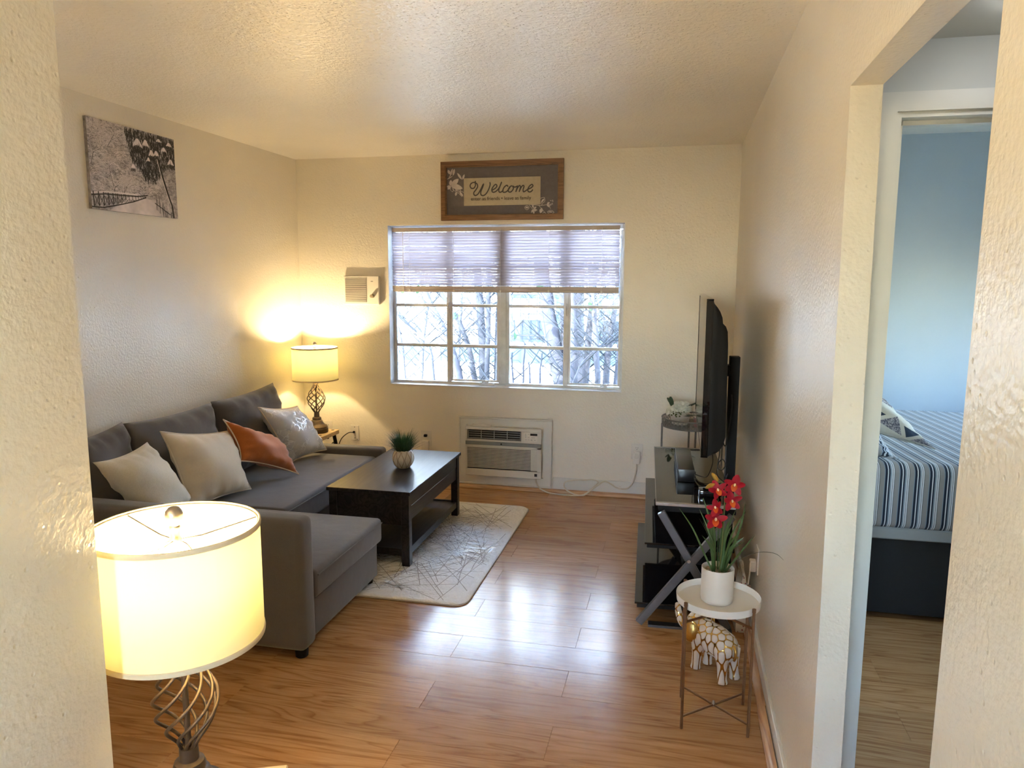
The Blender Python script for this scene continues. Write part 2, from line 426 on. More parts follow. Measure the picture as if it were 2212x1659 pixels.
# right side pieces: profile (x,z) extruded along y, slightly bowed off the wall
mb = MB().prism([(XR - 0.016 - a, 0.0008 + c) for a, c in q], 'y', 1.87, 2.62)
structure(mb.build('trim_1', QROUND, smooth=30))
structure(MB().prism([(XR - 0.013 - a, 0.0008 + c) for a, c in q], 'y', 2.622, YF - 0.03).build('trim_2', QROUND, smooth=30))
QROUNDX = wood('oak_quarter_round_far', (0.33, 0.16, 0.075), (0.5, 0.28, 0.14), (0.62, 0.4, 0.22), 0.4, 0, 0.8, 0.2, world=True)
structure(MB().prism([(YF - 0.013 - a, 0.0008 + c) for a, c in q], 'x', -0.57, XR - 0.04).build('trim_3', QROUNDX, smooth=30))
structure(MB().prism([(YF - 0.013 - a, 0.0008 + c * 0.95) for a, c in q], 'x', -2.3, -0.572).build('trim_4', QROUNDX, smooth=30))

# ---- hall side: bedroom door casing, jambs, stop
d = structure(thing('door_1', None, None, (HDX0, HDY, 0)))
w = HDX1 - HDX0
MB().prism([(-0.057, 0), (0.0, 0), (0.0, HDZ), (-0.057, HDZ + 0.05)], 'y', -0.016, 0.0).build('casing', TRIM, d)
MB().prism([(w + 0.057, 0), (w + 0.057, HDZ + 0.05), (w, HDZ), (w, 0)], 'y', -0.016, 0.0).build('casing', TRIM, d)
MB().prism([(-0.057, HDZ + 0.05), (0.0, HDZ), (w, HDZ), (w + 0.057, HDZ + 0.05)], 'y', -0.016, 0.0).build('casing', TRIM, d)
MB().box(0.0, 0.014, -0.004, 0.104, 0, HDZ).box(0.014, 0.03, 0.045, 0.075, 0, HDZ - 0.026).build('jamb', TRIM, d)
MB().box(w - 0.014, w, -0.004, 0.104, 0, HDZ).box(w - 0.03, w - 0.014, 0.045, 0.075, 0, HDZ - 0.026).build('jamb', TRIM, d)
MB().box(0.014, w - 0.014, -0.004, 0.104, HDZ - 0.014, HDZ).box(0.03, w - 0.03, 0.045, 0.075, HDZ - 0.026, HDZ - 0.014).build('jamb', TRIM, d)

# =================================================================== LIVING ROOM WINDOW
win = structure(thing('window_1', None, None, (WL, YF, WB)))
ox, oy, oz = WL, YF, WB
def W(mb_, x0, x1, y0, y1, z0, z1, bev=0.002): return mb_.box(x0 - ox, x1 - ox, y0 - oy, y1 - oy, z0 - oz, z1 - oz, bev)
FY0, FY1 = YF + 0.095, YF + 0.13
mb = MB()
W(mb, WL, -2.095, FY0, FY1, WB, WT); W(mb, -0.402, WR, FY0, FY1, WB, WT); W(mb, -2.095, -0.402, FY0, FY1, 1.90, WT); W(mb, -2.095, -0.402, FY0, FY1, WB, 0.778)
mb.build('frame', WINPAINT, win)
mul = [(-1.694, -1.662, 0), (-1.294, -1.213, 0.008), (-0.811, -0.773, 0)]
for a, c, e in mul:
    mb = MB(); W(mb, a, c, FY0 - 0.006 - e, FY1, 0.778, 1.90, 0.004)
    if e: W(mb, a + 0.02, c - 0.02, FY0 - 0.022, FY0 - 0.008, 0.778, 1.90, 0.003)
    mb.build('mullion', WINPAINT, win)
colsx = [(-2.095, -1.694), (-1.662, -1.294), (-1.213, -0.811), (-0.773, -0.402)]
bars = [1.05, 1.351, 1.648]
for a, c in colsx:
    for z in bars:
        mb = MB(); W(mb, a, c, FY0, FY1 - 0.005, z - 0.011, z + 0.011, 0.003); mb.build('glazing_bar', WINPAINT, win)
    zz = [0.778] + bars + [1.90]
    for i in range(4):
        mb = MB(); W(mb, a, c, FY0 + 0.014, FY0 + 0.017, zz[i] + (0.011 if i else 0), zz[i + 1] - (0.011 if i < 3 else 0), 0); mb.build('pane', GLASS, win)
# sash edges of the two opening lights, crank operators and latch handles
for a, c in ((-1.662, -1.294), (-0.773, -0.402)):
    mb = MB(); t = 0.013
    W(mb, a, a + t, FY0 - 0.004, FY0 + 0.01, 0.785, 1.895); W(mb, c - t, c, FY0 - 0.004, FY0 + 0.01, 0.785, 1.895); W(mb, a + t, c - t, FY0 - 0.004, FY0 + 0.01, 0.785, 0.798)
    mb.build('sash', WINPAINT, win)
for x in (-1.38, -0.5):
    mb = MB(); W(mb, x - 0.06, x + 0.06, FY0 - 0.03, FY0 - 0.006, 0.76, 0.775, 0.003); W(mb, x - 0.012, x + 0.012, FY0 - 0.03, FY0 - 0.01, 0.775, 0.80, 0.003)
    mb.tube([(x - ox, FY0 - 0.03 - oy, 0.79 - oz), (x - 0.03 - ox, FY0 - 0.04 - oy, 0.788 - oz), (x - 0.05 - ox, FY0 - 0.04 - oy, 0.77 - oz)], 0.004, 6)
    mb.build('crank', WINPAINT, win)
for x in (-1.678, -0.792):
    mb = MB(); W(mb, x - 0.009, x + 0.009, FY0 - 0.018, FY0 - 0.006, 1.33, 1.375, 0.003)
    mb.tube([(x - ox, FY0 - 0.02 - oy, 1.355 - oz), (x - ox, FY0 - 0.03 - oy, 1.33 - oz), (x + 0.004 - ox, FY0 - 0.03 - oy, 1.285 - oz)], [0.007, 0.006, 0.005], 6)
    mb.build('latch', WINPAINT, win, smooth=40)
mb = MB(); W(mb, WL, WR, YF - 0.004, FY0, WB - 0.002, WB + 0.004, 0.001); mb.build('sill', WINPAINT, win)

# window reveal boards, painted white, lining the opening
mb = MB(); W(mb, WL - 0.0005, WL + 0.004, YF - 0.001, FY0, WB + 0.004, WT, 0); W(mb, WR - 0.004, WR + 0.0005, YF - 0.001, FY0, WB + 0.004, WT, 0)
mb.build('reveal_lining', WINPAINT, win)

# ---- venetian blind
bl = thing('window_blind', 'raised pale lilac slatted blind covering the top of the window', 'blind', (-1.254, YF + 0.035, 1.452))
bx = 0.838
MB().box(-bx, bx, -0.012, 0.014, 0.436, 0.466, 0.002).build('headrail', BLINDR, bl)
def slat_mesh():
    rows = []
    tilt = R(50); wd = 0.0255
    for i in range(5):
        t = i / 4 - 0.5
        cy = t * wd; cz = 0.0022 * (1 - 4 * t * t)
        y = cy * math.cos(tilt) - cz * math.sin(tilt); z = -(cy * math.sin(tilt) + cz * math.cos(tilt))
        rows.append([(-bx, -y, z * -1), (bx, -y, z * -1)])
    return MB().strip(rows)
s0 = slat_mesh().build('slat', BLIND, bl, (0, 0, 0.058), smooth=180)
for i in range(1, 19): inst(s0, 'slat', bl, (random.uniform(-0.002, 0.002), 0, 0.058 + i * 0.0203), (0, random.uniform(-0.0008, 0.0008), 0))
MB().box(-bx, bx, -0.013, 0.013, 0.0, 0.018, 0.003).build('bottom_rail', BLINDR, bl)
mb = MB()
for i in range(9): mb.box(-bx, bx, -0.0125, 0.0125, 0.0184 + i * 0.0027, 0.0210 + i * 0.0027)
tag(mb.build('gathered_slats', BLINDR, bl), kind='stuff')
for x in (-1.958, -1.617, -1.266, -0.912, -0.537):
    mb = MB()
    for dy in (-0.0135, 0.0135): mb.tube([(x + 1.254, dy, 0.0), (x + 1.254, dy, 0.45)], 0.0009, 4)
    mb.box(x + 1.254 - 0.006, x + 1.254 + 0.006, -0.0165, -0.012, 0.002, 0.016)
    mb.build('ladder_cord', WHITEPL, bl)
MB().tube([(-2.005 + 1.254, -0.018, 0.44), (-2.003 + 1.254, -0.02, -0.15)], 0.0022, 6).build('tilt_wand', WHITEPL, bl)

# =================================================================== OUTSIDE
GROUND = plain('bare_earth', (0.30, 0.27, 0.22), 0.95, var=(1.5, (0.2, 0.2, 0.12)), bmp=(6, 0.5, 0.03), world=True)
structure(MB().box(-14, 18, -14, 16, -0.75, -0.6).build('ground', GROUND))
SIDING = plain('white_siding_paint', (0.80, 0.80, 0.78), 0.6, var=(4, (0.74, 0.75, 0.74)), world=True)
BLUEBD = plain('blue_grey_board', (0.016, 0.040, 0.058), 0.6, var=(5, (0.022, 0.048, 0.066)), world=True)
HOUSEGLASS = plain('house_window_glass', (0.03, 0.04, 0.05), 0.1, var=(5, (0.04, 0.05, 0.06)))
BARK = plain('pale_bark', (0.034, 0.034, 0.043), 0.9, var=(9, (0.055, 0.055, 0.068)), bmp=(30, 0.6, 0.01))
TWIG = plain('twig_bark', (0.013, 0.016, 0.020), 0.9, var=(9, (0.02, 0.024, 0.03)), bmp=(30, 0.3, 0.003))
BARK2 = plain('grey_bark', (0.024, 0.025, 0.032), 0.9, var=(12, (0.040, 0.041, 0.052)), bmp=(40, 0.6, 0.008))
FRESH = plain('fresh_leaf', (0.012, 0.050, 0.018), 0.5, var=(6, (0.035, 0.065, 0.012)))
HY = 9.5
hs = thing('neighbouring_house', 'white clapboard house with a blue band beyond the bare shrubs', 'house', (0, HY, -0.6))
MB().box(-9, 7, 0.05, 0.25, 0, 4.4).build('wall', plain('siding_gap_shade', (0.03, 0.04, 0.045), 0.9, var=(5, (0.04, 0.05, 0.055)), world=True), hs)  # dark backing colour stands in for the shade in the board gaps
sb = MB().prism([(0.012, 0.0), (0.06, 0.0), (0.06, 0.062), (0.040, 0.062)], 'x', -9, 7).build('siding_board', SIDING, hs, (0, 0, 0))
zlo = 0.0
for i in range(1, 60):
    z = i * 0.0705
    if 1.03 < z < 1.235: continue
    inst(sb, 'siding_board', hs, (0, random.uniform(-0.002, 0.002), z))
MB().box(-9, 7, 0.012, 0.05, 1.047, 1.237).build('blue_band_board', BLUEBD, hs)
MB().box(-3.253, -3.129, -0.01, 0.05, 0, 1.25).build('corner_board', SIDING, hs)
for a, c in ((-2.14, -1.55), (-0.95, -0.30)):
    f = MB().box(a - 0.05, a, -0.01, 0.045, 1.33, 1.95).box(c, c + 0.05, -0.01, 0.045, 1.33, 1.95).box(a, c, -0.01, 0.045, 1.9, 1.95).box(a, c, -0.01, 0.045, 1.33, 1.36).build('window', BLUEBD, hs)
    MB().box(a, c, 0.0, 0.018, 1.36, 1.62).build('pane', HOUSEGLASS, f); MB().box(a, c, 0.0, 0.016, 1.62, 1.9).build('pane', SIDING, f)
    mb = MB()
    for i in range(6): mb.tube([(a + 0.02 + i * (c - a - 0.04) / 5, -0.06, 1.34), (a + 0.02 + i * (c - a - 0.04) / 5, -0.06, 2.0)], 0.008, 5)
    for z in (1.42, 1.7, 1.95): mb.tube([(a - 0.02, -0.06, z), (c + 0.02, -0.06, z)], 0.008, 5)
    mb.build('security_bars', BARK2, hs)

def shrub(name, label, base, stems, m, leaves=(), seed=1, ground=-0.6, twigs=5, cat='shrub'):
    """stems: list of (dx,dy, [(x,z) ...absolute px-free world points at depth y], r0, r1)"""
    rr = random.Random(seed)
    t = thing(name, label, cat, (base[0], base[1], ground))
    bx_, by_ = base
    for pts, r0, r1 in stems:
        P = spline([(x - bx_, y - by_, z - ground) for x, y, z in pts], 5)
        n_ = len(P)
        P = [p + Vector((rr.uniform(-.006, .006), rr.uniform(-.006, .006), 0)) for p in P]
        mb = MB().tube(P, [r0 + (r1 - r0) * i / (n_ - 1) for i in range(n_)], 8)
        tw = MB()
        for q_ in range(twigs * 2):
            i = rr.randint(n_ // 4, n_ - 2); p = P[i]
            sgn = rr.choice((-1, 1)); L = rr.uniform(0.25, 0.75)
            pts2 = spline([p, p + Vector((sgn * L * 0.35, rr.uniform(-.12, .12), L * 0.35)), p + Vector((sgn * L * rr.uniform(0.5, 0.9), rr.uniform(-.2, .2), L * rr.uniform(0.6, 1.1)))], 4)
            rad = rr.uniform(0.004, 0.009)
            tw.tube(pts2, [rad * (1 - 0.7 * j / (len(pts2) - 1)) for j in range(len(pts2))], 5)
            for w_ in range(3):
                j = rr.randint(2, len(pts2) - 2); p2 = pts2[j]; s2 = rr.choice((-1, 1)); l2 = rr.uniform(.1, .3)
                tw.tube([p2, p2 + Vector((s2 * l2 * .5, rr.uniform(-.05, .05), l2 * .4)), p2 + Vector((s2 * l2, rr.uniform(-.08, .08), l2 * rr.uniform(.3, .9)))], [0.004, 0.003, 0.0015], 4)
        st_ = mb.build('stem', m, t, smooth=60)
        if twigs: tag(tw.build('twigs', TWIG, st_, smooth=60), kind='stuff')
    for (x, y, z, s_) in leaves:
        a = rr.uniform(0, 6.28); M = Matrix.Translation((x - bx_, y - by_, z - ground)) @ Euler((rr.uniform(0.8, 2.0), rr.uniform(-.6, .6), a)).to_matrix().to_4x4()
        rows = []
        for i in range(6):
            u = i / 5; wdt = s_ * 0.42 * math.sin(math.pi * min(1, u * 0.95 + 0.03)) ** 0.7
            rows.append([M @ Vector((-wdt, u * s_, 0.06 * s_ * math.sin(3 * u))), M @ Vector((0, u * s_, -0.04 * s_ + 0.06 * s_ * math.sin(3 * u))), M @ Vector((wdt, u * s_, 0.06 * s_ * math.sin(3 * u)))])
        MB().strip(rows).build('leaf', FRESH, t, smooth=180)
    return t
Y1 = 7.2
def up_(x, lean=0.0, y=Y1, top=2.2): return [(x - lean * 0.6, y, -0.6), (x - lean * 0.25, y, 0.2), (x, y, 0.9), (x + lean * 0.5, y, 1.5), (x + lean, y, top)]
shrub('leaning_shrub', 'thin stems leaning left outside the left window panes', (-2.0, Y1),
      [([(-2.0, Y1, -0.6), (-2.1, Y1, 0.2), (-2.25, Y1, 0.85), (-2.55, Y1 + .1, 1.4), (-2.8, Y1, 2.1)], 0.045, 0.02),
       ([(-1.93, Y1, -0.6), (-2.0, Y1 + .1, 0.3), (-2.15, Y1 + .1, 1.0), (-2.4, Y1, 1.5), (-2.6, Y1, 2.2)], 0.04, 0.015),
       ([(-2.35, Y1 - .2, -0.6), (-2.38, Y1 - .2, 0.5), (-2.43, Y1 - .2, 0.9), (-2.7, Y1 - .2, 1.15), (-2.95, Y1 - .2, 1.45)], 0.02, 0.008)],
      BARK, [(-2.62, 7.0, 1.36, 0.11), (-2.7, 7.0, 1.40, 0.10), (-2.54, 7.0, 1.40, 0.09), (-2.48, 7.0, 1.43, 0.08), (-2.75, 7.0, 1.34, 0.09)], 4, twigs=9)
shrub('upright_shrub', 'straight cluster of stems outside the second column of panes', (-1.88, Y1 + 0.1),
      [(up_(-1.95, -0.08, Y1 + .1), 0.055, 0.035), (up_(-1.87, 0.02, Y1), 0.03, 0.022), (up_(-1.80, 0.06, Y1 + .15), 0.04, 0.03), (up_(-1.74, 0.03, Y1 - .1), 0.022, 0.012)],
      BARK2, [(-2.15, 7.0, 1.22, 0.09), (-2.17, 7.0, 1.15, 0.08), (-2.1, 7.0, 1.14, 0.07)], 9, twigs=7)
shrub('thick_tree', 'thick double trunked bare tree behind the third column of panes', (-1.2, Y1 + 0.3),
      [([(-1.08, Y1 + .3, -0.6), (-1.13, Y1 + .3, 0.3), (-1.25, Y1 + .3, 0.9), (-1.36, Y1 + .3, 1.5), (-1.44, Y1 + .3, 2.4)], 0.09, 0.075),
       ([(-0.98, Y1 + .4, -0.6), (-1.02, Y1 + .4, 0.3), (-1.07, Y1 + .4, 0.9), (-1.08, Y1 + .4, 1.6), (-1.08, Y1 + .4, 2.5)], 0.14, 0.12)],
      BARK, [(-1.3, 7.0, 1.45, 0.10), (-1.36, 7.0, 1.4, 0.08)], 12, twigs=8, cat='tree')
shrub('cut_back_shrub', 'low cut back shoots under the third column of panes', (-1.55, Y1 - 0.2),
      [([(-1.62 + i * 0.075, Y1 - .2, -0.6), (-1.63 + i * 0.08, Y1 - .2, 0.3), (-1.64 + i * 0.085 + 0.02 * (-1) ** i, Y1 - .2, 0.75 + 0.09 * (i % 3))], 0.018, 0.007) for i in range(5)],
      BARK2, [(-1.52, 6.9, 0.98, 0.06)], 15, twigs=2)
shrub('right_shrub', 'many stemmed shrub with yellow leaves outside the right panes', (-0.8, Y1),
      [(up_(-1.0, -0.05), 0.05, 0.03), (up_(-0.88, 0.1, Y1 + .2), 0.045, 0.025), (up_(-0.76, -0.12, Y1 - .1), 0.035, 0.02), (up_(-0.66, 0.15, Y1 + .1), 0.045, 0.02), (up_(-0.55, 0.2), 0.03, 0.015),
       ([(-1.1, Y1 - .3, 0.1), (-0.95, Y1 - .3, 0.6), (-0.8, Y1 - .3, 0.85), (-0.55, Y1 - .3, 0.98), (-0.3, Y1 - .3, 1.0)], 0.012, 0.006)],
      BARK, [(-0.8, 7.0, 1.25, 0.10), (-0.72, 7.0, 1.2, 0.09), (-0.68, 7.0, 1.28, 0.10), (-0.63, 7.0, 1.22, 0.08), (-0.75, 7.0, 1.32, 0.07)], 21, twigs=10)
shrub('far_shrub', 'fine twiggy shrub against the white clapboards at far left', (-3.0, 8.2),
      [(up_(-3.2, -0.3, 8.2), 0.03, 0.01), (up_(-2.9, 0.2, 8.2), 0.03, 0.01), (up_(-2.5, 0.1, 8.3), 0.03, 0.01), (up_(-0.6, 0.1, 8.4), 0.03, 0.012)], BARK, [], 30, twigs=12)

# ---- bedroom window (lets the daylight in, outside the frame of the picture)
w2 = structure(thing('window_2', None, None, (BRX, 3.0, 0.95)))
mb = MB(); 
for a in (0.0, 0.78, 1.56): mb.box(0.04, 0.08, a, a + 0.04, 0, 0.8, 0.003)
for z in (0.0, 0.76): mb.box(0.04, 0.08, 0.04, 1.56, z, z + 0.04, 0.003)
mb.build('frame', WINPAINT, w2)
for a, c in ((0.04, 0.78), (0.82, 1.56)): MB().box(0.058, 0.061, a, c, 0.04, 0.76).build('pane', GLASS, w2)

w3 = structure(thing('added_window', None, None, (-0.90, BY - 0.06, 0.98)))  # unseen window added behind the camera to bring in fill daylight
mb = MB()
for a in (0.0, 0.48): mb.box(a, a + 0.04, -0.02, 0.02, 0, 1.1, 0.003)
for z in (0.0, 1.06): mb.box(0.04, 0.48, -0.02, 0.02, z, z + 0.04, 0.003)
mb.build('frame', WINPAINT, w3)
for a, c in ((0.04, 0.48),): MB().box(a, c, -0.0015, 0.0015, 0.04, 1.06).build('pane', GLASS, w3)

# =================================================================== SOFA
sofa = thing('sectional_sofa', 'charcoal grey sectional sofa bed along the left wall with a chaise', 'sofa', (-2.15, 3.6, 0))
def S(mb_, x0, x1, y0, y1, z0, z1, bev=0.02, seg=3): return mb_.box(x0 + 2.15, x1 + 2.15, y0 - 3.6, y1 - 3.6, z0, z1, bev, seg)
S(MB(), -2.80, -2.03, 3.41, 4.62, 0.04, 0.20, 0.008).build('base', SOFA, sofa, smooth=40)
S(MB(), -2.80, -1.462, 2.69, 3.385, 0.04, 0.215, 0.01).build('chaise_base', SOFA, sofa, smooth=40)
S(MB(), -2.74, -1.99, 3.405, 4.628, 0.203, 0.345, 0.022).build('seat_cushion', SOFA, sofa, smooth=60)
S(MB(), -2.74, -1.438, 2.685, 3.40, 0.218, 0.345, 0.022).build('chaise_cushion', SOFA, sofa, smooth=60)
S(MB(), -2.82, -1.435, 2.57, 2.682, 0.035, 0.595, 0.03, 4).build('arm', SOFA, sofa, smooth=60)
S(MB(), -2.82, -1.955, 4.632, 4.735, 0.035, 0.392, 0.025, 4).build('arm', SOFA, sofa, smooth=60)
S(MB(), -2.822, -2.745, 2.685, 4.63, 0.035, 0.57, 0.02).build('back_panel', SOFA, sofa, smooth=60)
# raised seams along the cushions' front edges
mb = MB(); mb.tube([(-1.986 + 2.15, 3.42 - 3.6, 0.322), (-1.986 + 2.15, 4.61 - 3.6, 0.322)], 0.003, 6)
mb.tube([(-1.434 + 2.15, 2.70 - 3.6, 0.322), (-1.434 + 2.15, 3.385 - 3.6, 0.322)], 0.003, 6)
mb.build('seam', SOFA, sofa)
f0 = MB().lathe([(0.022, 0), (0.026, 0.004), (0.028, 0.036)], 16).build('foot', BLACKPL, sofa, (-1.475 + 2.15, 2.615 - 3.6, 0), smooth=40)
for x, y in ((-2.77, 2.615), (-2.77, 4.68), (-2.0, 4.68)): inst(f0, 'foot', sofa, (x + 2.15, y - 3.6, 0))
for x, y in ((-1.5, 3.34), (-2.06, 3.45)): inst(f0, 'foot', sofa, (x + 2.15, y - 3.6, 0.014), sc=(1, 1, 0.75))

# ---- cushions from four corners
def pillow(name, label, m, corners, thick, cat='cushion', group=None, seed=0, piping=None, N=22, pinch=0.10, wr=0.006, ears=0.0, flat=2.6, sag=0.0):
    TLc, TRc, BRc, BLc = [Vector(c) for c in corners]
    cen = (TLc + TRc + BRc + BLc) / 4
    nrm = (TRc - BLc).cross(TLc - BRc).normalized()
    base = Vector((cen.x, cen.y, min(c.z for c in (TLc, TRc, BRc, BLc))))
    rr = random.Random(seed); ph = [rr.uniform(0, 6.28) for _ in range(8)]
    def pos(u, v, side):
        # edges bow inward between the corners
        uu = u + pinch * (1 - (2 * v - 1) ** 2) * (0.5 - u) * abs(2 * u - 1) ** 2
        vv = v + pinch * (1 - (2 * u - 1) ** 2) * (0.5 - v) * abs(2 * v - 1) ** 2
        p = BLc * (1 - uu) * (1 - vv) + BRc * uu * (1 - vv) + TRc * uu * vv + TLc * (1 - uu) * vv
        a = 1 - abs(2 * u - 1) ** flat; c = 1 - abs(2 * v - 1) ** flat
        h = max(0.0, a * c) ** 0.62 * thick / 2
        h += wr * (math.sin(9 * u + 5 * v + ph[0]) + 0.7 * math.sin(15 * v - 6 * u + ph[1])) * min(1, 4 * a * c)
        edge = min(u, 1 - u, v, 1 - v)
        rip = wr * 0.9 * math.sin(34 * (u if min(v, 1 - v) < min(u, 1 - u) else v) + ph[2]) * math.exp(-((edge - 0.09) / 0.07) ** 2) * min(1, 12 * edge)
        p = p + nrm * side * max(0.0, h + rip if edge > 0 else 0.0)
        p.z -= sag * math.sin(math.pi * u) * v
        return p - base
    vs = []; idx = {}
    fs = []
    for side in (1, -1):
        for j in range(N + 1):
            for i in range(N + 1):
                bd = i in (0, N) or j in (0, N)
                key = (i, j, 0 if bd else side)
                if key not in idx:
                    idx[key] = len(vs); vs.append(pos(i / N, j / N, side))
        g = lambda i, j: idx[(i, j, 0 if (i in (0, N) or j in (0, N)) else side)]
        for j in range(N):
            for i in range(N):
                q_ = (g(i, j), g(i + 1, j), g(i + 1, j + 1), g(i, j + 1))
                fs.append(q_ if side == 1 else q_[::-1])
    mbp = MB().add(vs, fs)
    if piping is None:
        o = mbp.build(name, m, None, base, smooth=180); return tag(o, label, cat, group)
    t = thing(name, label, cat, base, 0, group)
    mbp.build('cover', m, t, smooth=180)
    loop = []
    for (a, c, du, dv) in ((0, 0, 1, 0), (1, 0, 0, 1), (1, 1, -1, 0), (0, 1, 0, -1)):
        for k in range(14): loop.append(pos(a + du * k / 14, c + dv * k / 14, 1))
    MB().tube(loop, 0.0042, 6, closed=True).build('piping', piping, t, smooth=60)
    return t

g = 'loose back cushions of the grey sofa'
def backc(label, y0, y1, z0, z1, lean, seed, dz=(0, 0)):
    return pillow('back_cushion', label, SOFAC, [(-2.70 + lean, y0, z1 + dz[0]), (-2.70 + lean, y1, z1 + dz[1]), (-2.60, y1, z0), (-2.60, y0, z0)], 0.17, 'cushion', g, seed, pinch=0.07, wr=0.008, flat=4.5, N=24)
backc('charcoal back cushion nearest the doorway wall, behind the pale plush pillow', 2.50 + 0.2, 3.12, 0.36, 0.815, 0.0, 1, (-0.01, 0.02))
backc('middle charcoal back cushion, behind the beige velvet pillow', 3.12, 3.84, 0.36, 0.815, 0.0, 2, (0.01, 0.0))
backc('charcoal back cushion at the lamp end of the sofa, behind the silver pillow', 3.84, 4.54, 0.36, 0.80, 0.0, 3, (0.02, 0.04))
# silver speckled cover material
def speckled():
    m, n, l, b = newmat('silver_branch_print'); setp(b, col=(0.52, 0.53, 0.55), rough=0.7, sheen=0.3)
    v = coords(n, l, False, (1, 1, 1))
    vo = n.new('ShaderNodeTexVoronoi'); vo.feature = 'DISTANCE_TO_EDGE'; vo.inputs['Scale'].default_value = 26
    nz = n.new('ShaderNodeTexNoise'); nz.inputs['Scale'].default_value = 14; l.new(v, nz.inputs['Vector'])
    mx = n.new('ShaderNodeVectorMath'); mx.operation = 'ADD'; sc = n.new('ShaderNodeVectorMath'); sc.operation = 'SCALE'; sc.inputs['Scale'].default_value = 0.09
    l.new(nz.outputs['Color'], sc.inputs[0]); l.new(v, mx.inputs[0]); l.new(sc.outputs[0], mx.inputs[1]); l.new(mx.outputs[0], vo.inputs['Vector'])
    line = ramp(n, l, vo.outputs['Distance'], [(0.03, (1, 1, 1)), (0.07, (0, 0, 0))])
    patch = ramp(n, l, noise(n, l, v, 9, 3), [(0.47, (0, 0, 0)), (0.55, (1, 1, 1))])
    f = mth(n, l, 'MULTIPLY', line, patch)
    l.new(mixc(n, l, f, (0.72, 0.71, 0.71), (1.0, 1.0, 1.0)), b.inputs['Base Color'])
    l.new(mth(n, l, 'MULTIPLY', f, 0.6), b.inputs['Metallic'])
    l.new(mth(n, l, 'SUBTRACT', 0.75, mth(n, l, 'MULTIPLY', f, 0.45)), b.inputs['Roughness'])
    bump(n, l, b, noise(n, l, v, 150, 2), 0.3, 0.001); return m
SPECK = speckled()
pillow('throw_pillow', 'pale grey throw pillow with silver foil branches, closest to the corner lamp', SPECK,
       [(-2.53, 4.07, 0.755), (-2.50, 4.50, 0.69), (-2.36, 4.64, 0.365), (-2.44, 4.27, 0.355)], 0.17, 'pillow', None, 11, PIPING)
pillow('throw_pillow', 'rust orange throw pillow with cream piping tipped on its corner', RUST,
       [(-2.46, 3.605, 0.767), (-2.42, 4.11, 0.548), (-2.255, 4.045, 0.352), (-2.40, 3.66, 0.52)], 0.15, 'pillow', None, 12, PIPING, pinch=0.16)
pillow('throw_pillow', 'beige velvet throw pillow leaning on the middle back cushion', CREAM,
       [(-2.50, 3.141, 0.791), (-2.48, 3.69, 0.685), (-2.34, 3.655, 0.362), (-2.42, 3.22, 0.362)], 0.17, 'pillow', None, 13, CREAM)
pillow('throw_pillow', 'pale plush throw pillow nearest the doorway wall, partly behind the big lampshade', SAGE,
       [(-2.43, 2.62, 0.765), (-2.45, 2.984, 0.775), (-2.44, 3.26, 0.40), (-2.30, 2.86, 0.362)], 0.18, 'pillow', None, 14)

# =================================================================== SIDE TABLES + LAMPS
def side_table(label, loc, rz):
    t = thing('side_table', label, 'table', loc, rz)
    s = 0.137
    mb = MB().box(-s, s, -s, s, 0.388, 0.42, 0.003)
    mb.build('tabletop', LIGHTWOOD, t)
    leg = None
    for sx in (-1, 1):
        for sy in (-1, 1):
            pts = [(sx * (s + 0.022), sy * (s + 0.01), 0.0), (sx * (s - 0.03), sy * (s - 0.03), 0.388)]
            MB().tube(pts, [0.012, 0.014], 10, flat=1.2).build('leg', BLACKPL, t, smooth=50)
            MB().lathe([(0.0, 0.0), (0.0125, 0.0), (0.0125, 0.0006), (0.0, 0.0006)], 16, (sx * (s - 0.035), sy * (s - 0.035), 0.42)).build('leg_plug', DARKIN, t)
    MB().box(-s + 0.02, s - 0.02, -0.01, 0.01, 0.375, 0.388).build('stretcher', BLACKPL, t)
    return t
side_table('small pale wood side table in the far corner under the distant lamp', (-2.61, 4.925, 0), R(0))
side_table('small pale wood side table beside the near wall end, under the large lamp', (-0.935, 1.262, 0), R(22))

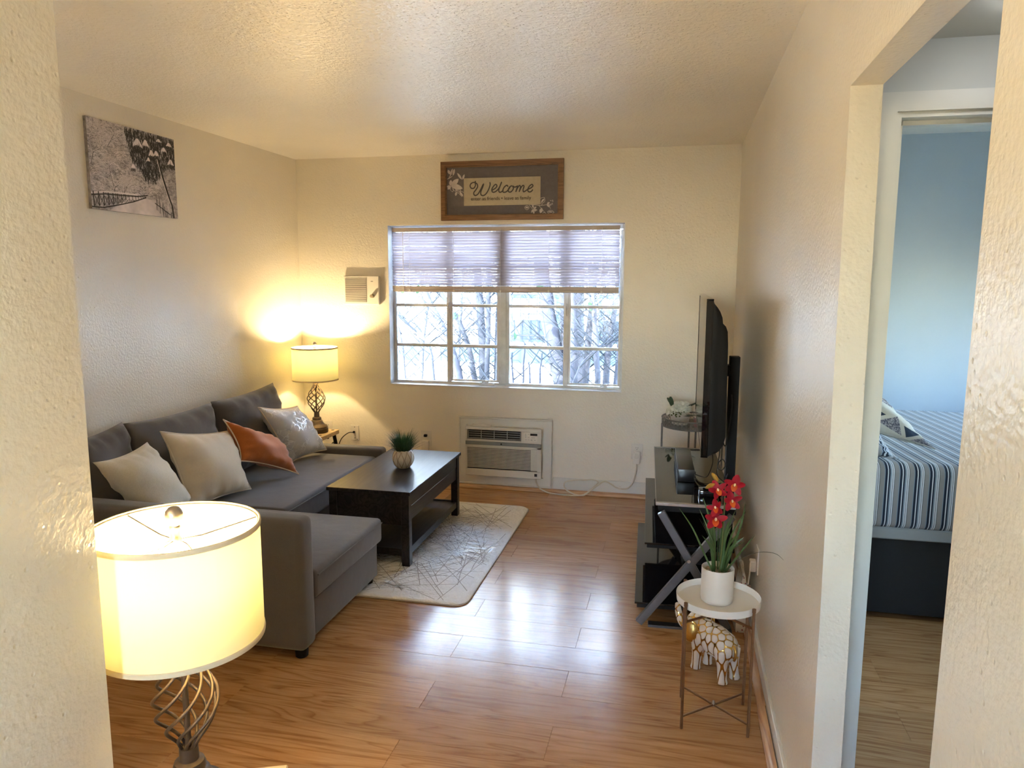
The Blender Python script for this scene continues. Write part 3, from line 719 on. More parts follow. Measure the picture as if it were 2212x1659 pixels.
def table_lamp(label, loc, rz):
    t = thing('table_lamp', label, 'lamp', loc, rz, 'matching table lamps')
    MB().lathe([(0.0, 0.0), (0.079, 0.0), (0.081, 0.006), (0.080, 0.030), (0.075, 0.036), (0.077, 0.043), (0.070, 0.052), (0.056, 0.060), (0.046, 0.072), (0.040, 0.088), (0.032, 0.094),
                (0.033, 0.103), (0.030, 0.112), (0.020, 0.116), (0.019, 0.145), (0.0, 0.145)], 40).build('base', BRONZE, t, smooth=35)
    MB().tube([(0, 0, 0.14), (0, 0, 0.362)], 0.0065, 10).build('center_rod', BRONZE, t, smooth=60)
    pts = []
    for i in range(33):
        u = i / 32; r = 0.014 + 0.050 * math.sin(math.pi * u) ** 1.25; a = R(205) * u
        pts.append((r * math.cos(a), r * math.sin(a), 0.143 + 0.213 * u))
    b0 = MB().tube(pts, 0.0036, 8).build('cage_bar', BRONZE, t, smooth=60)
    for k in range(1, 8): inst(b0, 'cage_bar', t, (0, 0, 0), (0, 0, k * math.pi / 4))
    MB().lathe([(0.0, 0.352), (0.019, 0.352), (0.020, 0.358), (0.017, 0.364), (0.018, 0.381), (0.010, 0.384), (0.010, 0.40), (0.016, 0.402), (0.016, 0.45), (0.0, 0.45)], 20).build('socket', BRONZE, t, smooth=35)
    # shade: open drum, slim ribbon at both rims
    r = 0.164
    sh = MB().strip([[(r * math.cos(2 * math.pi * j / 96), r * math.sin(2 * math.pi * j / 96), z) for j in range(97)] for z in (0.390, 0.45, 0.51, 0.57, 0.632)]).build('shade', SHADE, t, smooth=180)
    for z in (0.394, 0.626):
        MB().strip([[((r + d_) * math.cos(2 * math.pi * j / 96), (r + d_) * math.sin(2 * math.pi * j / 96), z + e) for j in range(97)] for d_, e in ((0.0018, -0.0052), (0.0024, 0.0), (0.0018, 0.0052), (-0.002, 0.0054), (-0.002, -0.0052), (0.0018, -0.0052))]).build('shade_trim', SHADETRIM, sh, smooth=180)
    mb = MB()
    for k in range(3):
        a = R(70) + k * 2 * math.pi / 3
        mb.tube([(0.006 * math.cos(a), 0.006 * math.sin(a), 0.6), (0.05 * math.cos(a), 0.05 * math.sin(a), 0.602), ((r - 0.003) * math.cos(a), (r - 0.003) * math.sin(a), 0.624)], 0.0018, 6)
    mb.tube([((r - 0.004) * math.cos(2 * math.pi * j / 60), (r - 0.004) * math.sin(2 * math.pi * j / 60), 0.626) for j in range(60)], 0.002, 6, closed=True)
    mb.build('spider', NICKEL, sh, smooth=60)
    hp = [(0.014, 0, 0.405), (0.034, 0, 0.425), (0.044, 0, 0.48), (0.044, 0, 0.55), (0.024, 0, 0.590), (0.004, 0, 0.598)]
    mb = MB().tube(spline(hp, 5), 0.0018, 6).tube(spline([(-x, y, z) for x, y, z in hp], 5), 0.0018, 6)
    mb.build('harp', NICKEL, t, (0, 0, 0), R(40), smooth=60)
    MB().lathe([(0.0, 0.598), (0.012, 0.598), (0.0125, 0.604), (0.009, 0.609), (0.010, 0.622), (0.012, 0.627), (0.010, 0.631), (0.014, 0.636), (0.0175, 0.645), (0.0182, 0.653), (0.016, 0.662), (0.010, 0.669), (0.0, 0.671)], 24).build('finial', NICKEL, t, smooth=60)
    # screw-in bulb: opaque white collar below, lit dome above
    MB().lathe([(0.0, 0.452), (0.013, 0.452), (0.014, 0.490), (0.021, 0.512), (0.0275, 0.5345), (0.0, 0.5345)], 20).build('bulb_collar', WHITEPL, t, smooth=60)
    MB().lathe([(0.0, 0.535), (0.028, 0.535), (0.030, 0.548), (0.028, 0.564), (0.021, 0.577), (0.010, 0.584), (0.0, 0.585)], 20).build('bulb', BULB, t, smooth=60)
    return t
lampA = table_lamp('lit table lamp with white drum shade in the far corner beside the window wall', (-2.585, 4.93, 0.4206), R(10))
lampB = copy_tree(lampA); lampB.location = (-0.985, 1.262, 0.4206); lampB.rotation_euler = (0, 0, R(-28))
for ch in [o for o in COL.objects if o.parent == lampB and o.data.materials[0] == BULB]:
    ch.data = ch.data.copy(); ch.data.materials[0] = BULBN
lampB['label'] = 'large lit table lamp with drum shade close to the camera beside the wall end'

# =================================================================== RUG
def rugmat():
    m, n, l, b = newmat('white_plush_rug'); setp(b, rough=0.88, sheen=0.9, spec=0.3)
    v = coords(n, l)
    l.new(ramp(n, l, noise(n, l, v, 14, 4), [(0.3, (0.93, 0.91, 0.87)), (0.7, (0.85, 0.83, 0.79))]), b.inputs['Base Color'])
    bump(n, l, b, noise(n, l, v, 42, 4), 1.0, 0.014); return m
RUGM = rugmat()
rx0, rx1, ry0, ry1 = -2.12, -0.945, 3.205, 4.79
rug = thing('area_rug', 'white plush area rug with etched crossing lines under the coffee table', 'rug', ((rx0 + rx1) / 2, (ry0 + ry1) / 2, 0))
hx, hy, rc = (rx1 - rx0) / 2, (ry1 - ry0) / 2, 0.075
out = []
for cx, cy, a0 in ((hx - rc, hy - rc, 0), (-hx + rc, hy - rc, 90), (-hx + rc, -hy + rc, 180), (hx - rc, -hy + rc, 270)):
    for k in range(7): out.append((cx + rc * math.cos(R(a0 + 15 * k)), cy + rc * math.sin(R(a0 + 15 * k))))
def inset(o, d): return [(x * (1 - d / hx), y * (1 - d / hy)) for x, y in o]
n_ = len(out); vs = []; fs = []
for d_, z in ((0, 0.0015), (0, 0.007), (0.006, 0.0125), (0.02, 0.0135)): vs += [(x, y, z) for x, y in inset(out, d_)]
for k in range(3): fs += [(k * n_ + i, k * n_ + (i + 1) % n_, (k + 1) * n_ + (i + 1) % n_, (k + 1) * n_ + i) for i in range(n_)]
fs += [tuple(3 * n_ + i for i in range(n_)), tuple(range(n_ - 1, -1, -1))]
MB().add(vs, fs).build('pile', RUGM, rug, smooth=50)
rgl = random.Random(17)
def rug_lines(count, wd, zz, lmin, lmax, region):
    mb_ = MB()
    k = 0
    while k < count:
        cx, cy = rgl.uniform(-hx, hx), rgl.uniform(-hy, hy); a = rgl.choice((0.55, 1.0, 2.2, 2.75, 1.55, 0.1)) + rgl.uniform(-.28, .28); L = rgl.uniform(lmin, lmax) / 2
        if not region(cx, cy): continue
        pts = []
        for t in (-1, -.33, .33, 1): pts.append((cx + t * L * math.cos(a) + rgl.uniform(-.006, .006), cy + t * L * math.sin(a) + rgl.uniform(-.006, .006)))
        if any(abs(x) > hx - .02 or abs(y) > hy - .02 or (abs(x) > hx - rc and abs(y) > hy - rc) for x, y in pts): continue
        nx_, ny_ = -math.sin(a) * wd / 2, math.cos(a) * wd / 2
        mb_.strip([[(x + nx_, y + ny_, zz) for x, y in pts], [(x - nx_, y - ny_, zz) for x, y in pts]]); k += 1
    return mb_
tag(rug_lines(300, 0.0038, 0.01365, .25, .75, lambda x, y: True).build('carved_lines', plain('carved_line', (0.34, 0.30, 0.26), 0.9, var=(30, (0.46, 0.42, 0.37))), rug), kind='stuff')
tag(rug_lines(150, 0.0042, 0.01375, .14, .38, lambda x, y: x > 0.0 and math.sin(5.5 * y + 1.0) + 0.6 * math.sin(9 * x) > -0.1).build('foil_lines', plain('pale_foil', (0.92, 0.88, 0.80), 0.3, 0.75, var=(30, (0.85, 0.8, 0.72))), rug), kind='stuff')
MB().tube([(x, y, 0.004) for x, y in out], 0.0042, 6, closed=True).build('binding', plain('rug_binding', (0.50, 0.44, 0.36), 0.8, bmp=(300, 0.3, 0.001)), rug, smooth=60)

# =================================================================== COFFEE TABLE
ct = thing('coffee_table', 'black espresso lift top coffee table with lower shelf, on the white rug', 'table', (-1.595, 4.05, 0.0142))
hx, hy = 0.24, 0.475
top = MB().box(-hx, hx, -hy, hy, 0.396, 0.416, 0.002).build('tabletop', ESPRESSO, ct)
lg = None
for sx in (-1, 1):
    for sy in (-1, 1):
        if lg is None: lg = MB().box(-0.022, 0.022, -0.022, 0.022, 0, 0.395, 0.002).build('leg', ESPRESSO, ct, (sx * 0.208, sy * 0.443, 0))
        else: inst(lg, 'leg', ct, (sx * 0.208, sy * 0.443, 0))
for sx in (-1, 1):
    MB().box(sx * 0.216 - 0.008, sx * 0.216 + 0.008, -0.42, 0.42, 0.325, 0.395, 0.001).build('lift_apron', ESPRESSO, ct)
    MB().box(sx * 0.213 - 0.008, sx * 0.213 + 0.008, -0.42, 0.42, 0.245, 0.322, 0.001).build('side_panel', ESPRESSO, ct)
    MB().box(sx * 0.213 - 0.009, sx * 0.213 + 0.009, -0.42, 0.42, 0.055, 0.095, 0.001).build('shelf_rail', ESPRESSO, ct)
for sy in (-1, 1):
    MB().box(-0.186, 0.186, sy * 0.45 - 0.008, sy * 0.45 + 0.008, 0.225, 0.395, 0.001).build('end_panel', ESPRESSO, ct)
    MB().box(-0.186, 0.186, sy * 0.45 - 0.009, sy * 0.45 + 0.009, 0.055, 0.095, 0.001).build('shelf_rail', ESPRESSO, ct)
MB().box(-0.204, 0.204, -0.441, 0.441, 0.076, 0.090).build('shelf', ESPRESSO, ct)
MB().box(-0.204, 0.204, -0.441, 0.441, 0.247, 0.255).build('storage_floor', ESPRESSO, ct)

# ---- potted faux grass
pg = thing('potted_grass', 'faux green grass in a round white patterned pot on the coffee table', 'plant', (-1.577, 4.065, 0.4304))
prof = [(0.0, 0.0), (0.034, 0.0), (0.040, 0.004), (0.054, 0.022), (0.0635, 0.048), (0.0645, 0.062), (0.060, 0.085), (0.050, 0.104), (0.047, 0.107), (0.044, 0.107), (0.044, 0.092), (0.0, 0.092)]
pot = MB().lathe(prof, 40).build('pot', CERAM, pg, smooth=50)
def prad(z):
    for (r0, z0), (r1, z1) in zip(prof[1:8], prof[2:9]):
        if z0 <= z <= z1: return r0 + (r1 - r0) * (z - z0) / max(1e-6, z1 - z0)
    return 0.047
WAVEM = plain('taupe_glaze_line', (0.25, 0.17, 0.10), 0.5, bmp=(80, 0.1, 0.0005))
mb = MB()
for k in range(20):
    a0 = 2 * math.pi * k / 20; pts = []
    for i in range(25):
        z = 0.005 + 0.098 * i / 24; a = a0 + (1 if k % 2 else -1) * 0.115 * math.cos(2 * math.pi * i / 24 * 1.0)
        r_ = prad(z) + 0.0003; pts.append((r_ * math.cos(a), r_ * math.sin(a), z))
    mb.tube(pts, 0.0013, 5)
mb.build('wavy_lines', WAVEM, pot, smooth=60)
mb = MB(); rg = random.Random(5)
def blade(mb_, base, direc, L, w, droop, k=6, tw=0.0):
    a = Vector((direc[0], direc[1], 0)); a = a.normalized() if a.length > 1e-6 else Vector((1, 0, 0))
    side = Vector((-a.y, a.x, 0)); el = direc[2]
    rows = []; p = Vector(base)
    for i in range(k + 1):
        u = i / k; ang = el - droop * u * u
        ww = w * (1 - u ** 1.6) * 0.5 + 0.0002
        s_ = (side * math.cos(tw * u) + Vector((0, 0, 1)) * math.sin(tw * u))
        up2 = Vector((0, 0, 1)) * math.cos(ang) - a * math.sin(ang)
        rows.append([p - s_ * ww, p - up2 * ww * 0.5, p + s_ * ww])
        p = p + (a * math.cos(ang) + Vector((0, 0, 1)) * math.sin(ang)) * (L / k)
    mb_.strip(rows)
for i in range(420):
    a = rg.uniform(0, 6.283); rr_ = 0.034 * math.sqrt(rg.random())
    el = R(rg.triangular(18, 88, 70)); L = rg.uniform(0.10, 0.16) * (0.95 if el > 0.8 else 0.85)
    blade(mb, (rr_ * math.cos(a), rr_ * math.sin(a), 0.092), (math.cos(a), math.sin(a), el), L, rg.uniform(0.003, 0.005), rg.uniform(0.1, 0.9), 5)
tag(mb.build('blades', GRASSG, pg, smooth=180, fix=False), kind='stuff')

# =================================================================== FAR WALL THINGS
# welcome sign ------------------------------------------------------
sg = thing('welcome_sign', 'framed grey and cream Welcome sign hung above the window', 'sign', (-1.25, YF - 0.002, 1.962))
OAKF = wood('sign_frame_wood', (0.13, 0.062, 0.028), (0.19, 0.095, 0.042), (0.25, 0.13, 0.06), 0.45, 0, 1.6, 0.08)
w2_, h2_ = 0.443, 0.41
for nm, poly in (('frame_rail', [(-w2_, 0), (w2_, 0), (w2_ - 0.032, 0.032), (-w2_ + 0.032, 0.032)]), ('frame_rail', [(-w2_, h2_), (-w2_ + 0.032, h2_ - 0.032), (w2_ - 0.032, h2_ - 0.032), (w2_, h2_)]),
                 ('frame_stile', [(-w2_, 0), (-w2_ + 0.032, 0.032), (-w2_ + 0.032, h2_ - 0.032), (-w2_, h2_)]), ('frame_stile', [(w2_, 0), (w2_, h2_), (w2_ - 0.032, h2_ - 0.032), (w2_ - 0.032, 0.032)])):
    MB().prism(poly, 'y', -0.026, 0.0).build(nm, OAKF, sg)
mb = MB()
for (x0, z0, x1, z1) in ((-w2_ + .032, .032, w2_ - .032, .040), (-w2_ + .032, h2_ - .040, w2_ - .032, h2_ - .032), (-w2_ + .032, .04, -w2_ + .040, h2_ - .04), (w2_ - .040, .04, w2_ - .032, h2_ - .04)):
    mb.box(x0, x1, -0.019, 0, z0, z1)
mb.build('inner_lip', OAKF, sg)
TAUPE = plain('taupe_linen_board', (0.135, 0.118, 0.125), 0.9, var=(60, (0.155, 0.137, 0.143)), bmp=(500, 0.3, 0.0005))
LINEN = plain('cream_linen', (0.50, 0.44, 0.33), 0.9, var=(50, (0.45, 0.395, 0.295)), bmp=(500, 0.4, 0.0006))
INK = plain('dark_ink', (0.07, 0.065, 0.068), 0.8, var=(40, (0.085, 0.08, 0.08)))
INK2 = plain('brown_ink', (0.045, 0.03, 0.025), 0.8, var=(40, (0.055, 0.04, 0.03)))
PALEINK = plain('white_ink', (0.62, 0.56, 0.53), 0.8, var=(40, (0.50, 0.45, 0.43)))
MB().box(-w2_ + 0.034, w2_ - 0.034, -0.010, -0.002, 0.034, h2_ - 0.034).build('backing_board', TAUPE, sg)
def SP(cx, cy):   # sign picture coordinates (measured in a 1960-unit-wide tracing) to sign x, z
    u = (cx - 90) / 1960.0
    ytop = 230 - 70 * u; hh = 920 + 45 * u
    return (-w2_ + u * 2 * w2_, h2_ - (cy - ytop) / hh * h2_)
a_, b_ = SP(462, 480), SP(1690, 890)
MB().box(a_[0], b_[0], -0.0135, -0.0095, b_[1], a_[1], 0.0008).build('linen_panel', LINEN, sg)
def ink_line(mb_, pts, wd, y, taper=False):
    P = spline([(SP(x, z)[0], y, SP(x, z)[1]) for x, z in pts], 6)
    k = len(P)
    rs = [wd * (max(0.25, math.sin(math.pi * (0.08 + 0.84 * i / (k - 1)))) if taper else 1.0) for i in range(k)]
    rows = []
    for i, p in enumerate(P):
        t = (P[min(i + 1, k - 1)] - P[max(i - 1, 0)]); t = t.normalized() if t.length > 0 else Vector((1, 0, 0))
        nn = Vector((-t.z, 0, t.x))
        rows.append([p + nn * rs[i] + Vector((0, 0.0002, 0)), p + nn * rs[i] * .8, p - nn * rs[i] * .8, p - nn * rs[i] + Vector((0, 0.0002, 0))])
    mb_.strip(rows)
wel = [[(652, 520), (650, 560), (652, 595), (625, 635), (585, 635), (566, 600), (585, 560), (632, 545), (675, 565), (688, 610), (660, 660), (628, 700), (628, 735), (655, 750), (695, 725), (735, 660), (770, 590), (785, 570), (768, 625), (740, 690), (745, 740), (785, 750), (830, 715), (870, 645), (890, 580), (886, 540)],
       [(925, 665), (975, 635), (1000, 600), (980, 574), (945, 605), (918, 655), (930, 695), (970, 692), (1015, 655), (1050, 600), (1075, 535)],
       [(1075, 535), (1050, 600), (1030, 660), (1040, 697), (1075, 690), (1105, 660)],
       [(1178, 612), (1160, 588), (1120, 615), (1095, 665), (1105, 698), (1150, 690), (1185, 655), (1215, 610)],
       [(1250, 600), (1215, 605), (1182, 655), (1192, 692), (1228, 690), (1262, 645), (1258, 602), (1285, 618), (1325, 600)],
       [(1332, 592), (1318, 640), (1302, 694)], [(1306, 680), (1330, 630), (1360, 592), (1376, 612), (1366, 655), (1356, 692)], [(1360, 680), (1385, 625), (1415, 590), (1432, 606), (1418, 655), (1425, 690), (1455, 678), (1485, 655)],
       [(1485, 655), (1540, 630), (1572, 598), (1555, 574), (1518, 602), (1492, 655), (1505, 690), (1542, 688), (1572, 655)]]
mb = MB()
for i_, s_ in enumerate(wel): ink_line(mb, s_, 0.0042, -0.0142 - 0.0003 * i_)
mb.build('welcome_lettering', INK, sg)
def text_mesh(name, body, size, m, parent, loc, rot, xs=1.0, extr=0.0005, align='CENTER'):
    cu = bpy.data.curves.new(name, 'FONT'); cu.body = body; cu.size = size; cu.extrude = extr; cu.align_x = align; cu.align_y = 'CENTER'
    tmp = bpy.data.objects.new(name + '_tmp', cu); COL.objects.link(tmp)
    dg = bpy.context.evaluated_depsgraph_get(); dg.update()
    me = bpy.data.meshes.new_from_object(tmp.evaluated_get(dg))
    bpy.data.objects.remove(tmp); bpy.data.curves.remove(cu)
    me.materials.clear(); me.materials.append(m); me.name = name
    o = bpy.data.objects.new(name, me); COL.objects.link(o); o.parent = parent; o.location = loc; o.rotation_euler = rot; o.scale = (xs, 1, 1); return o
c_ = SP(1060, 795)
text_mesh('small_lettering', 'enter as friends \u2022 leave as family', 0.0345, INK2, sg, (c_[0], -0.0142, c_[1]), (R(90), 0, 0), 0.98)
# botanical line drawing in two corners
mb = MB(); layer = [0]
def petal(cx, cy, ang, L, wd, fill=True):
    layer[0] += 1; yl = -0.0105 - 0.00004 * layer[0]
    ca, sa = math.cos(ang), math.sin(ang); lo = []; hi = []
    for i in range(9):
        u = i / 8; ww = wd * math.sin(math.pi * u) ** 0.8
        lo.append((cx + L * u * ca - ww * sa, cy + L * u * sa + ww * ca)); hi.append((cx + L * u * ca + ww * sa, cy + L * u * sa - ww * ca))
    if fill:
        mb.strip([[(SP(*p)[0], yl, SP(*p)[1]) for p in lo], [(SP(*p)[0], yl, SP(*p)[1]) for p in hi]])
    else: ink_line(mb, lo, 0.0016, yl); ink_line(mb, hi, 0.0016, yl - 0.00002)
for cx, cy, a, L, wd, f in ((255, 600, -0.75, 165, 38, 1), (250, 590, 0.25, 200, 42, 1), (240, 600, -1.45, 95, 26, 1), (245, 600, 2.3, 75, 24, 1), (255, 605, 1.35, 90, 26, 0), (240, 605, 3.0, 60, 20, 1), (270, 610, 0.85, 95, 22, 0),
                            (235, 420, -2.0, 80, 22, 1), (240, 430, -1.2, 110, 14, 1), (285, 440, -1.35, 110, 18, 1), (430, 500, -2.2, 130, 18, 1), (440, 500, -1.2, 90, 16, 1), (345, 660, 0.3, 70, 25, 0), (340, 690, 1.8, 70, 18, 1), (390, 690, 0.9, 95, 16, 1), (180, 500, -0.5, 120, 7, 1), (215, 470, -0.9, 90, 6, 1)):
    petal(cx, cy, a, L, wd, f)
ink_line(mb, [(320, 660), (400, 680), (460, 700)], 0.0016, -0.0108); ink_line(mb, [(330, 690), (380, 720), (430, 770)], 0.0014, -0.0108); ink_line(mb, [(300, 560), (350, 640), (330, 690)], 0.0012, -0.0108)
for cx, cy, a, L, wd, f in ((1690, 870, -1.0, 110, 40, 0), (1700, 860, -0.9, 80, 14, 1), (1440, 940, 0.0, 75, 34, 0), (1450, 935, 0.1, 55, 16, 1), (1690, 1030, -1.3, 90, 26, 1), (1800, 1010, 0.05, 105, 28, 0), (1815, 1008, 0.05, 70, 10, 1), (1730, 1060, -0.8, 55, 22, 0),
                            (1580, 960, -0.6, 60, 14, 1), (1580, 970, 0.2, 60, 16, 1), (1570, 975, 1.2, 70, 16, 1), (1590, 970, 2.4, 60, 14, 1), (1580, 950, -1.8, 60, 14, 1), (1790, 900, -0.7, 60, 10, 1), (1790, 905, -0.1, 80, 10, 1), (1790, 905, 0.5, 70, 10, 1), (1795, 900, -1.2, 55, 9, 1), (1920, 1040, 0.6, 30, 12, 1)):
    petal(cx, cy, a, L, wd, f)
for pl in ([(1510, 895), (1560, 955), (1620, 1000)], [(1510, 890), (1620, 900), (1700, 905), (1790, 895)], [(1660, 900), (1720, 970), (1790, 1055)], [(1700, 905), (1725, 880)]): ink_line(mb, pl, 0.0016, -0.0108)
rg = random.Random(9)
for k in range(26):
    cx, cy = (1850 + rg.uniform(-45, 50), 895 + rg.uniform(-75, 75)) if k < 14 else (1590 + rg.uniform(-60, 60), 1015 + rg.uniform(-40, 45))
    petal(cx, cy, rg.uniform(0, 6), 14, 6, 1)
tag(mb.build('flower_drawing', PALEINK, sg), kind='stuff')

# wall heater -------------------------------------------------------
ht = thing('wall_heater', 'cream wall heater with slotted grille and knob left of the window', 'heater', (-2.3225, YF, 1.355))
mb = MB().box(-0.142, 0.142, -0.03, 0.0, 0.0, 0.212, 0.004)
mb.build('cover', WHITEPL, ht)
MB().box(-0.127, 0.044, -0.0308, -0.0298, 0.018, 0.193).build('grille_recess', DARKIN, ht)
mb = MB()
for i in range(25): mb.box(-0.127, 0.044, -0.0335, -0.0305, 0.0205 + i * 0.0071, 0.0235 + i * 0.0071)
tag(mb.build('grille_slats', WHITEPL, ht), kind='stuff')
MB().lathe([(0.0, 0.0), (0.014, 0.0), (0.014, 0.004), (0.0125, 0.005), (0.0125, 0.028), (0.0, 0.029)], 24, M=Matrix.Translation((0.092, -0.03, 0.064)) @ Matrix.Rotation(R(90), 4, 'X')).build('knob', plain('knob_tan', (0.36, 0.29, 0.2), 0.4, bmp=(60, 0.05, 0.0005)), ht, smooth=40)
MB().box(0.078, 0.096, -0.0303, -0.0295, 0.170, 0.174).build('name_plate', DARKIN, ht)

# wall plates -------------------------------------------------------
def plate(name, label, x, z, w=0.072, h=0.116, kind='duplex'):
    t = thing(name, label, 'outlet', (x, YF, z - h / 2))
    MB().box(-w / 2, w / 2, -0.006, 0, 0, h, 0.002).build('cover_plate', WHITEPL, t)
    def face(zc):
        MB().lathe([(0.0, 0), (0.0165, 0), (0.0165, 0.002), (0.0, 0.002)], 20, M=Matrix.Translation((0, -0.006, zc)) @ Matrix.Rotation(R(90), 4, 'X')).build('socket_face', WHITEPL, t)
        MB().box(-0.0075, -0.0055, -0.0088, -0.0075, zc + 0.001, zc + 0.009).box(0.0055, 0.0075, -0.0088, -0.0075, zc, zc + 0.009).box(-0.002, 0.002, -0.0088, -0.0075, zc - 0.009, zc - 0.005).build('slots', DARKIN, t)
    if kind == 'duplex': face(h * 0.30); face(h * 0.70)
    if kind == 'coax':
        MB().lathe([(0.0, 0), (0.009, 0), (0.009, 0.006), (0.006, 0.007), (0.006, 0.016), (0.0, 0.016)], 14, M=Matrix.Translation((-0.006, -0.006, h * 0.55)) @ Matrix.Rotation(R(90), 4, 'X')).build('connector', BLACKPL, t, smooth=40)
        mb_ = MB()
        for dx, dz in ((0.0, 0.88), (0.0, 0.16), (0.02, 0.08)): mb_.lathe([(0.0, 0), (0.0035, 0), (0.0035, 0.0012), (0.0, 0.0012)], 10, M=Matrix.Translation((dx, -0.006, h * dz)) @ Matrix.Rotation(R(90), 4, 'X'))
        mb_.build('screws', DARKIN, t)
    return t
plate('wall_plate', 'ivory cable plate with black lead on the far wall right of the corner lamp', -2.416, 0.366, 0.066, 0.118, 'coax')
plate('wall_outlet', 'ivory outlet half hidden by the corner lamp base', -2.64, 0.392, 0.07, 0.114)
o3 = plate('wall_outlet', 'ivory outlet with plugs behind the potted grass', -1.835, 0.352, 0.082, 0.118)
MB().box(-0.026, 0.028, -0.036, -0.0085, -0.06, 0.045, 0.004).build('adapter', WHITEPL, o3)
MB().box(-0.012, 0.012, -0.03, -0.0085, 0.073, 0.092, 0.003).build('black_plug', BLACKPL, o3)
o4 = plate('wall_outlet', 'ivory outlet with the air conditioner plug, left of the television stand', -0.258, 0.336, 0.08, 0.116)
# loose leads
def cable(name, label, pts, r, m, cat='cable', k=8):
    P = spline(pts, k); base = Vector(P[0]); base.z = min(p.z for p in P) - r
    return tag(MB().tube([p - base for p in P], r, 8).build(name, m, None, base, smooth=60), label, cat)
cable('black_lead', 'black lead dropping from the cable plate behind the sofa arm', [(-2.422, YF - 0.026, 0.372), (-2.45, YF - 0.05, 0.372), (-2.50, YF - 0.06, 0.33), (-2.53, YF - 0.06, 0.27), (-2.56, YF - 0.06, 0.20), (-2.60, YF - 0.06, 0.25), (-2.57, YF - 0.055, 0.29), (-2.63, YF - 0.06, 0.12), (-2.66, YF - 0.06, 0.012)], 0.0035, BLACKCORD)

# air conditioner ---------------------------------------------------
AX0, AX1, AZ0, AZ1 = -1.510, -0.938, 0.104, 0.472
structure_tr = structure(thing('trim_5', None, None, (-1.2205, YF, 0.026)))
def tz(x, z): return (x + 1.2205, z - 0.026)
OX0, OX1, OZ0, OZ1 = -1.573, -0.868, 0.026, 0.537
ix0, ix1, iz0, iz1 = AX0 - 0.004, AX1 + 0.006, AZ0 - 0.006, AZ1 + 0.006
for poly, bead in (([(OX0, OZ1), (OX1, OZ1), (ix1, iz1), (ix0, iz1)], (OX0, OX1, OZ1 - 0.012, OZ1)), ([(OX0, OZ0), (ix0, iz0), (ix1, iz0), (OX1, OZ0)], (OX0, OX1, OZ0, OZ0 + 0.012)),
                   ([(OX0, OZ0), (OX0, OZ1), (ix0, iz1), (ix0, iz0)], (OX0, OX0 + 0.012, OZ0 + 0.012, OZ1 - 0.012)), ([(OX1, OZ0), (ix1, iz0), (ix1, iz1), (OX1, OZ1)], (OX1 - 0.012, OX1, OZ0 + 0.012, OZ1 - 0.012))):
    mb = MB().prism([tz(*p) for p in poly], 'y', -0.016, 0.0)
    p0, p1 = tz(bead[0], bead[2]), tz(bead[1], bead[3]); mb.box(p0[0], p1[0], -0.022, -0.001, p0[1], p1[1], 0.003)
    mb.build('board', TRIM, structure_tr)
ac = thing('air_conditioner', 'cream through the wall air conditioner below the window', 'air conditioner', ((AX0 + AX1) / 2, YF - 0.002, AZ0))
aw = (AX1 - AX0) / 2; ah = AZ1 - AZ0
MB().box(-aw + 0.012, aw - 0.012, -0.045, 0.0, 0.006, ah - 0.004, 0.004).build('housing', ACPL, ac)
# front face with openings, in bands
mb = MB()
mb.box(-aw, aw, -0.062, -0.044, ah - 0.022, ah, 0.003)                     # top edge
mb.box(-aw, -aw + 0.015, -0.062, -0.044, ah - 0.107, ah - 0.022, 0.001)
mb.box(aw - 0.150, aw, -0.062, -0.044, ah - 0.107, ah - 0.022, 0.001)
mb.box(-aw + 0.015, aw - 0.150, -0.062, -0.044, ah - 0.107, ah - 0.093)
mb.box(-aw, aw, -0.062, -0.044, 0.0, 0.052, 0.003)                          # lower panel
mb.box(-aw, -aw + 0.012, -0.062, -0.044, 0.052, ah - 0.136)
mb.box(aw - 0.03, aw, -0.062, -0.044, 0.052, ah - 0.136)
mb.box(-aw, aw, -0.062, -0.044, ah - 0.150, ah - 0.134)
mb.build('front_panel', ACPL, ac)
MB().box(-aw + 0.002, aw - 0.002, -0.065, -0.045, ah - 0.133, ah - 0.108, 0.001).build('grey_band', GREYBAND, ac)
MB().lathe([(0.0, 0), (0.006, 0), (0.006, 0.001), (0.0, 0.001)], 16, M=Matrix.Translation((-0.012, -0.065, ah - 0.121)) @ Matrix.Rotation(R(90), 4, 'X')).build('badge', DARKIN, ac)
MB().box(-aw + 0.015, aw - 0.150, -0.046, -0.040, ah - 0.093, ah - 0.022).build('outlet_cavity', DARKIN, ac)
mb = MB(); x0, x1 = -aw + 0.022, aw - 0.157
for i in range(4): mb.box(x0, x1, -0.058, -0.047, ah - 0.036 - i * 0.0165, ah - 0.0335 - i * 0.0165)
for i in range(5): mb.box(x0 + i * (x1 - x0) / 4 - 0.0015, x0 + i * (x1 - x0) / 4 + 0.0015, -0.060, -0.047, ah - 0.088, ah - 0.028)
tag(mb.build('vent_louvers', plain('louver_grey', (0.42, 0.43, 0.42), 0.4, bmp=(60, 0.05, 0.0005)), ac), kind='stuff')
MB().box(-aw + 0.012, aw - 0.03, -0.047, -0.042, 0.052, ah - 0.150).build('intake_cavity', DARKIN, ac)
mb = MB()
nl = 15; zz0, zz1 = 0.058, ah - 0.152
for i in range(nl): mb.box(-aw + 0.012, aw - 0.030, -0.061, -0.0575, zz0 + (i + 0.50) * (zz1 - zz0) / nl, zz0 + (i + 1) * (zz1 - zz0) / nl)
mb.box(aw - 0.078, aw - 0.030, -0.0572, -0.046, zz0, zz1)
tag(mb.build('intake_louvers', ACPL, ac), kind='stuff')
cp = MB().box(aw - 0.130, aw - 0.026, -0.0635, -0.062, ah - 0.090, ah - 0.024, 0.0006).build('control_panel', WHITEPL, ac)
MB().box(aw - 0.082, aw - 0.030, -0.0645, -0.0633, ah - 0.047, ah - 0.031).build('display', DARKIN, cp)
mb = MB()
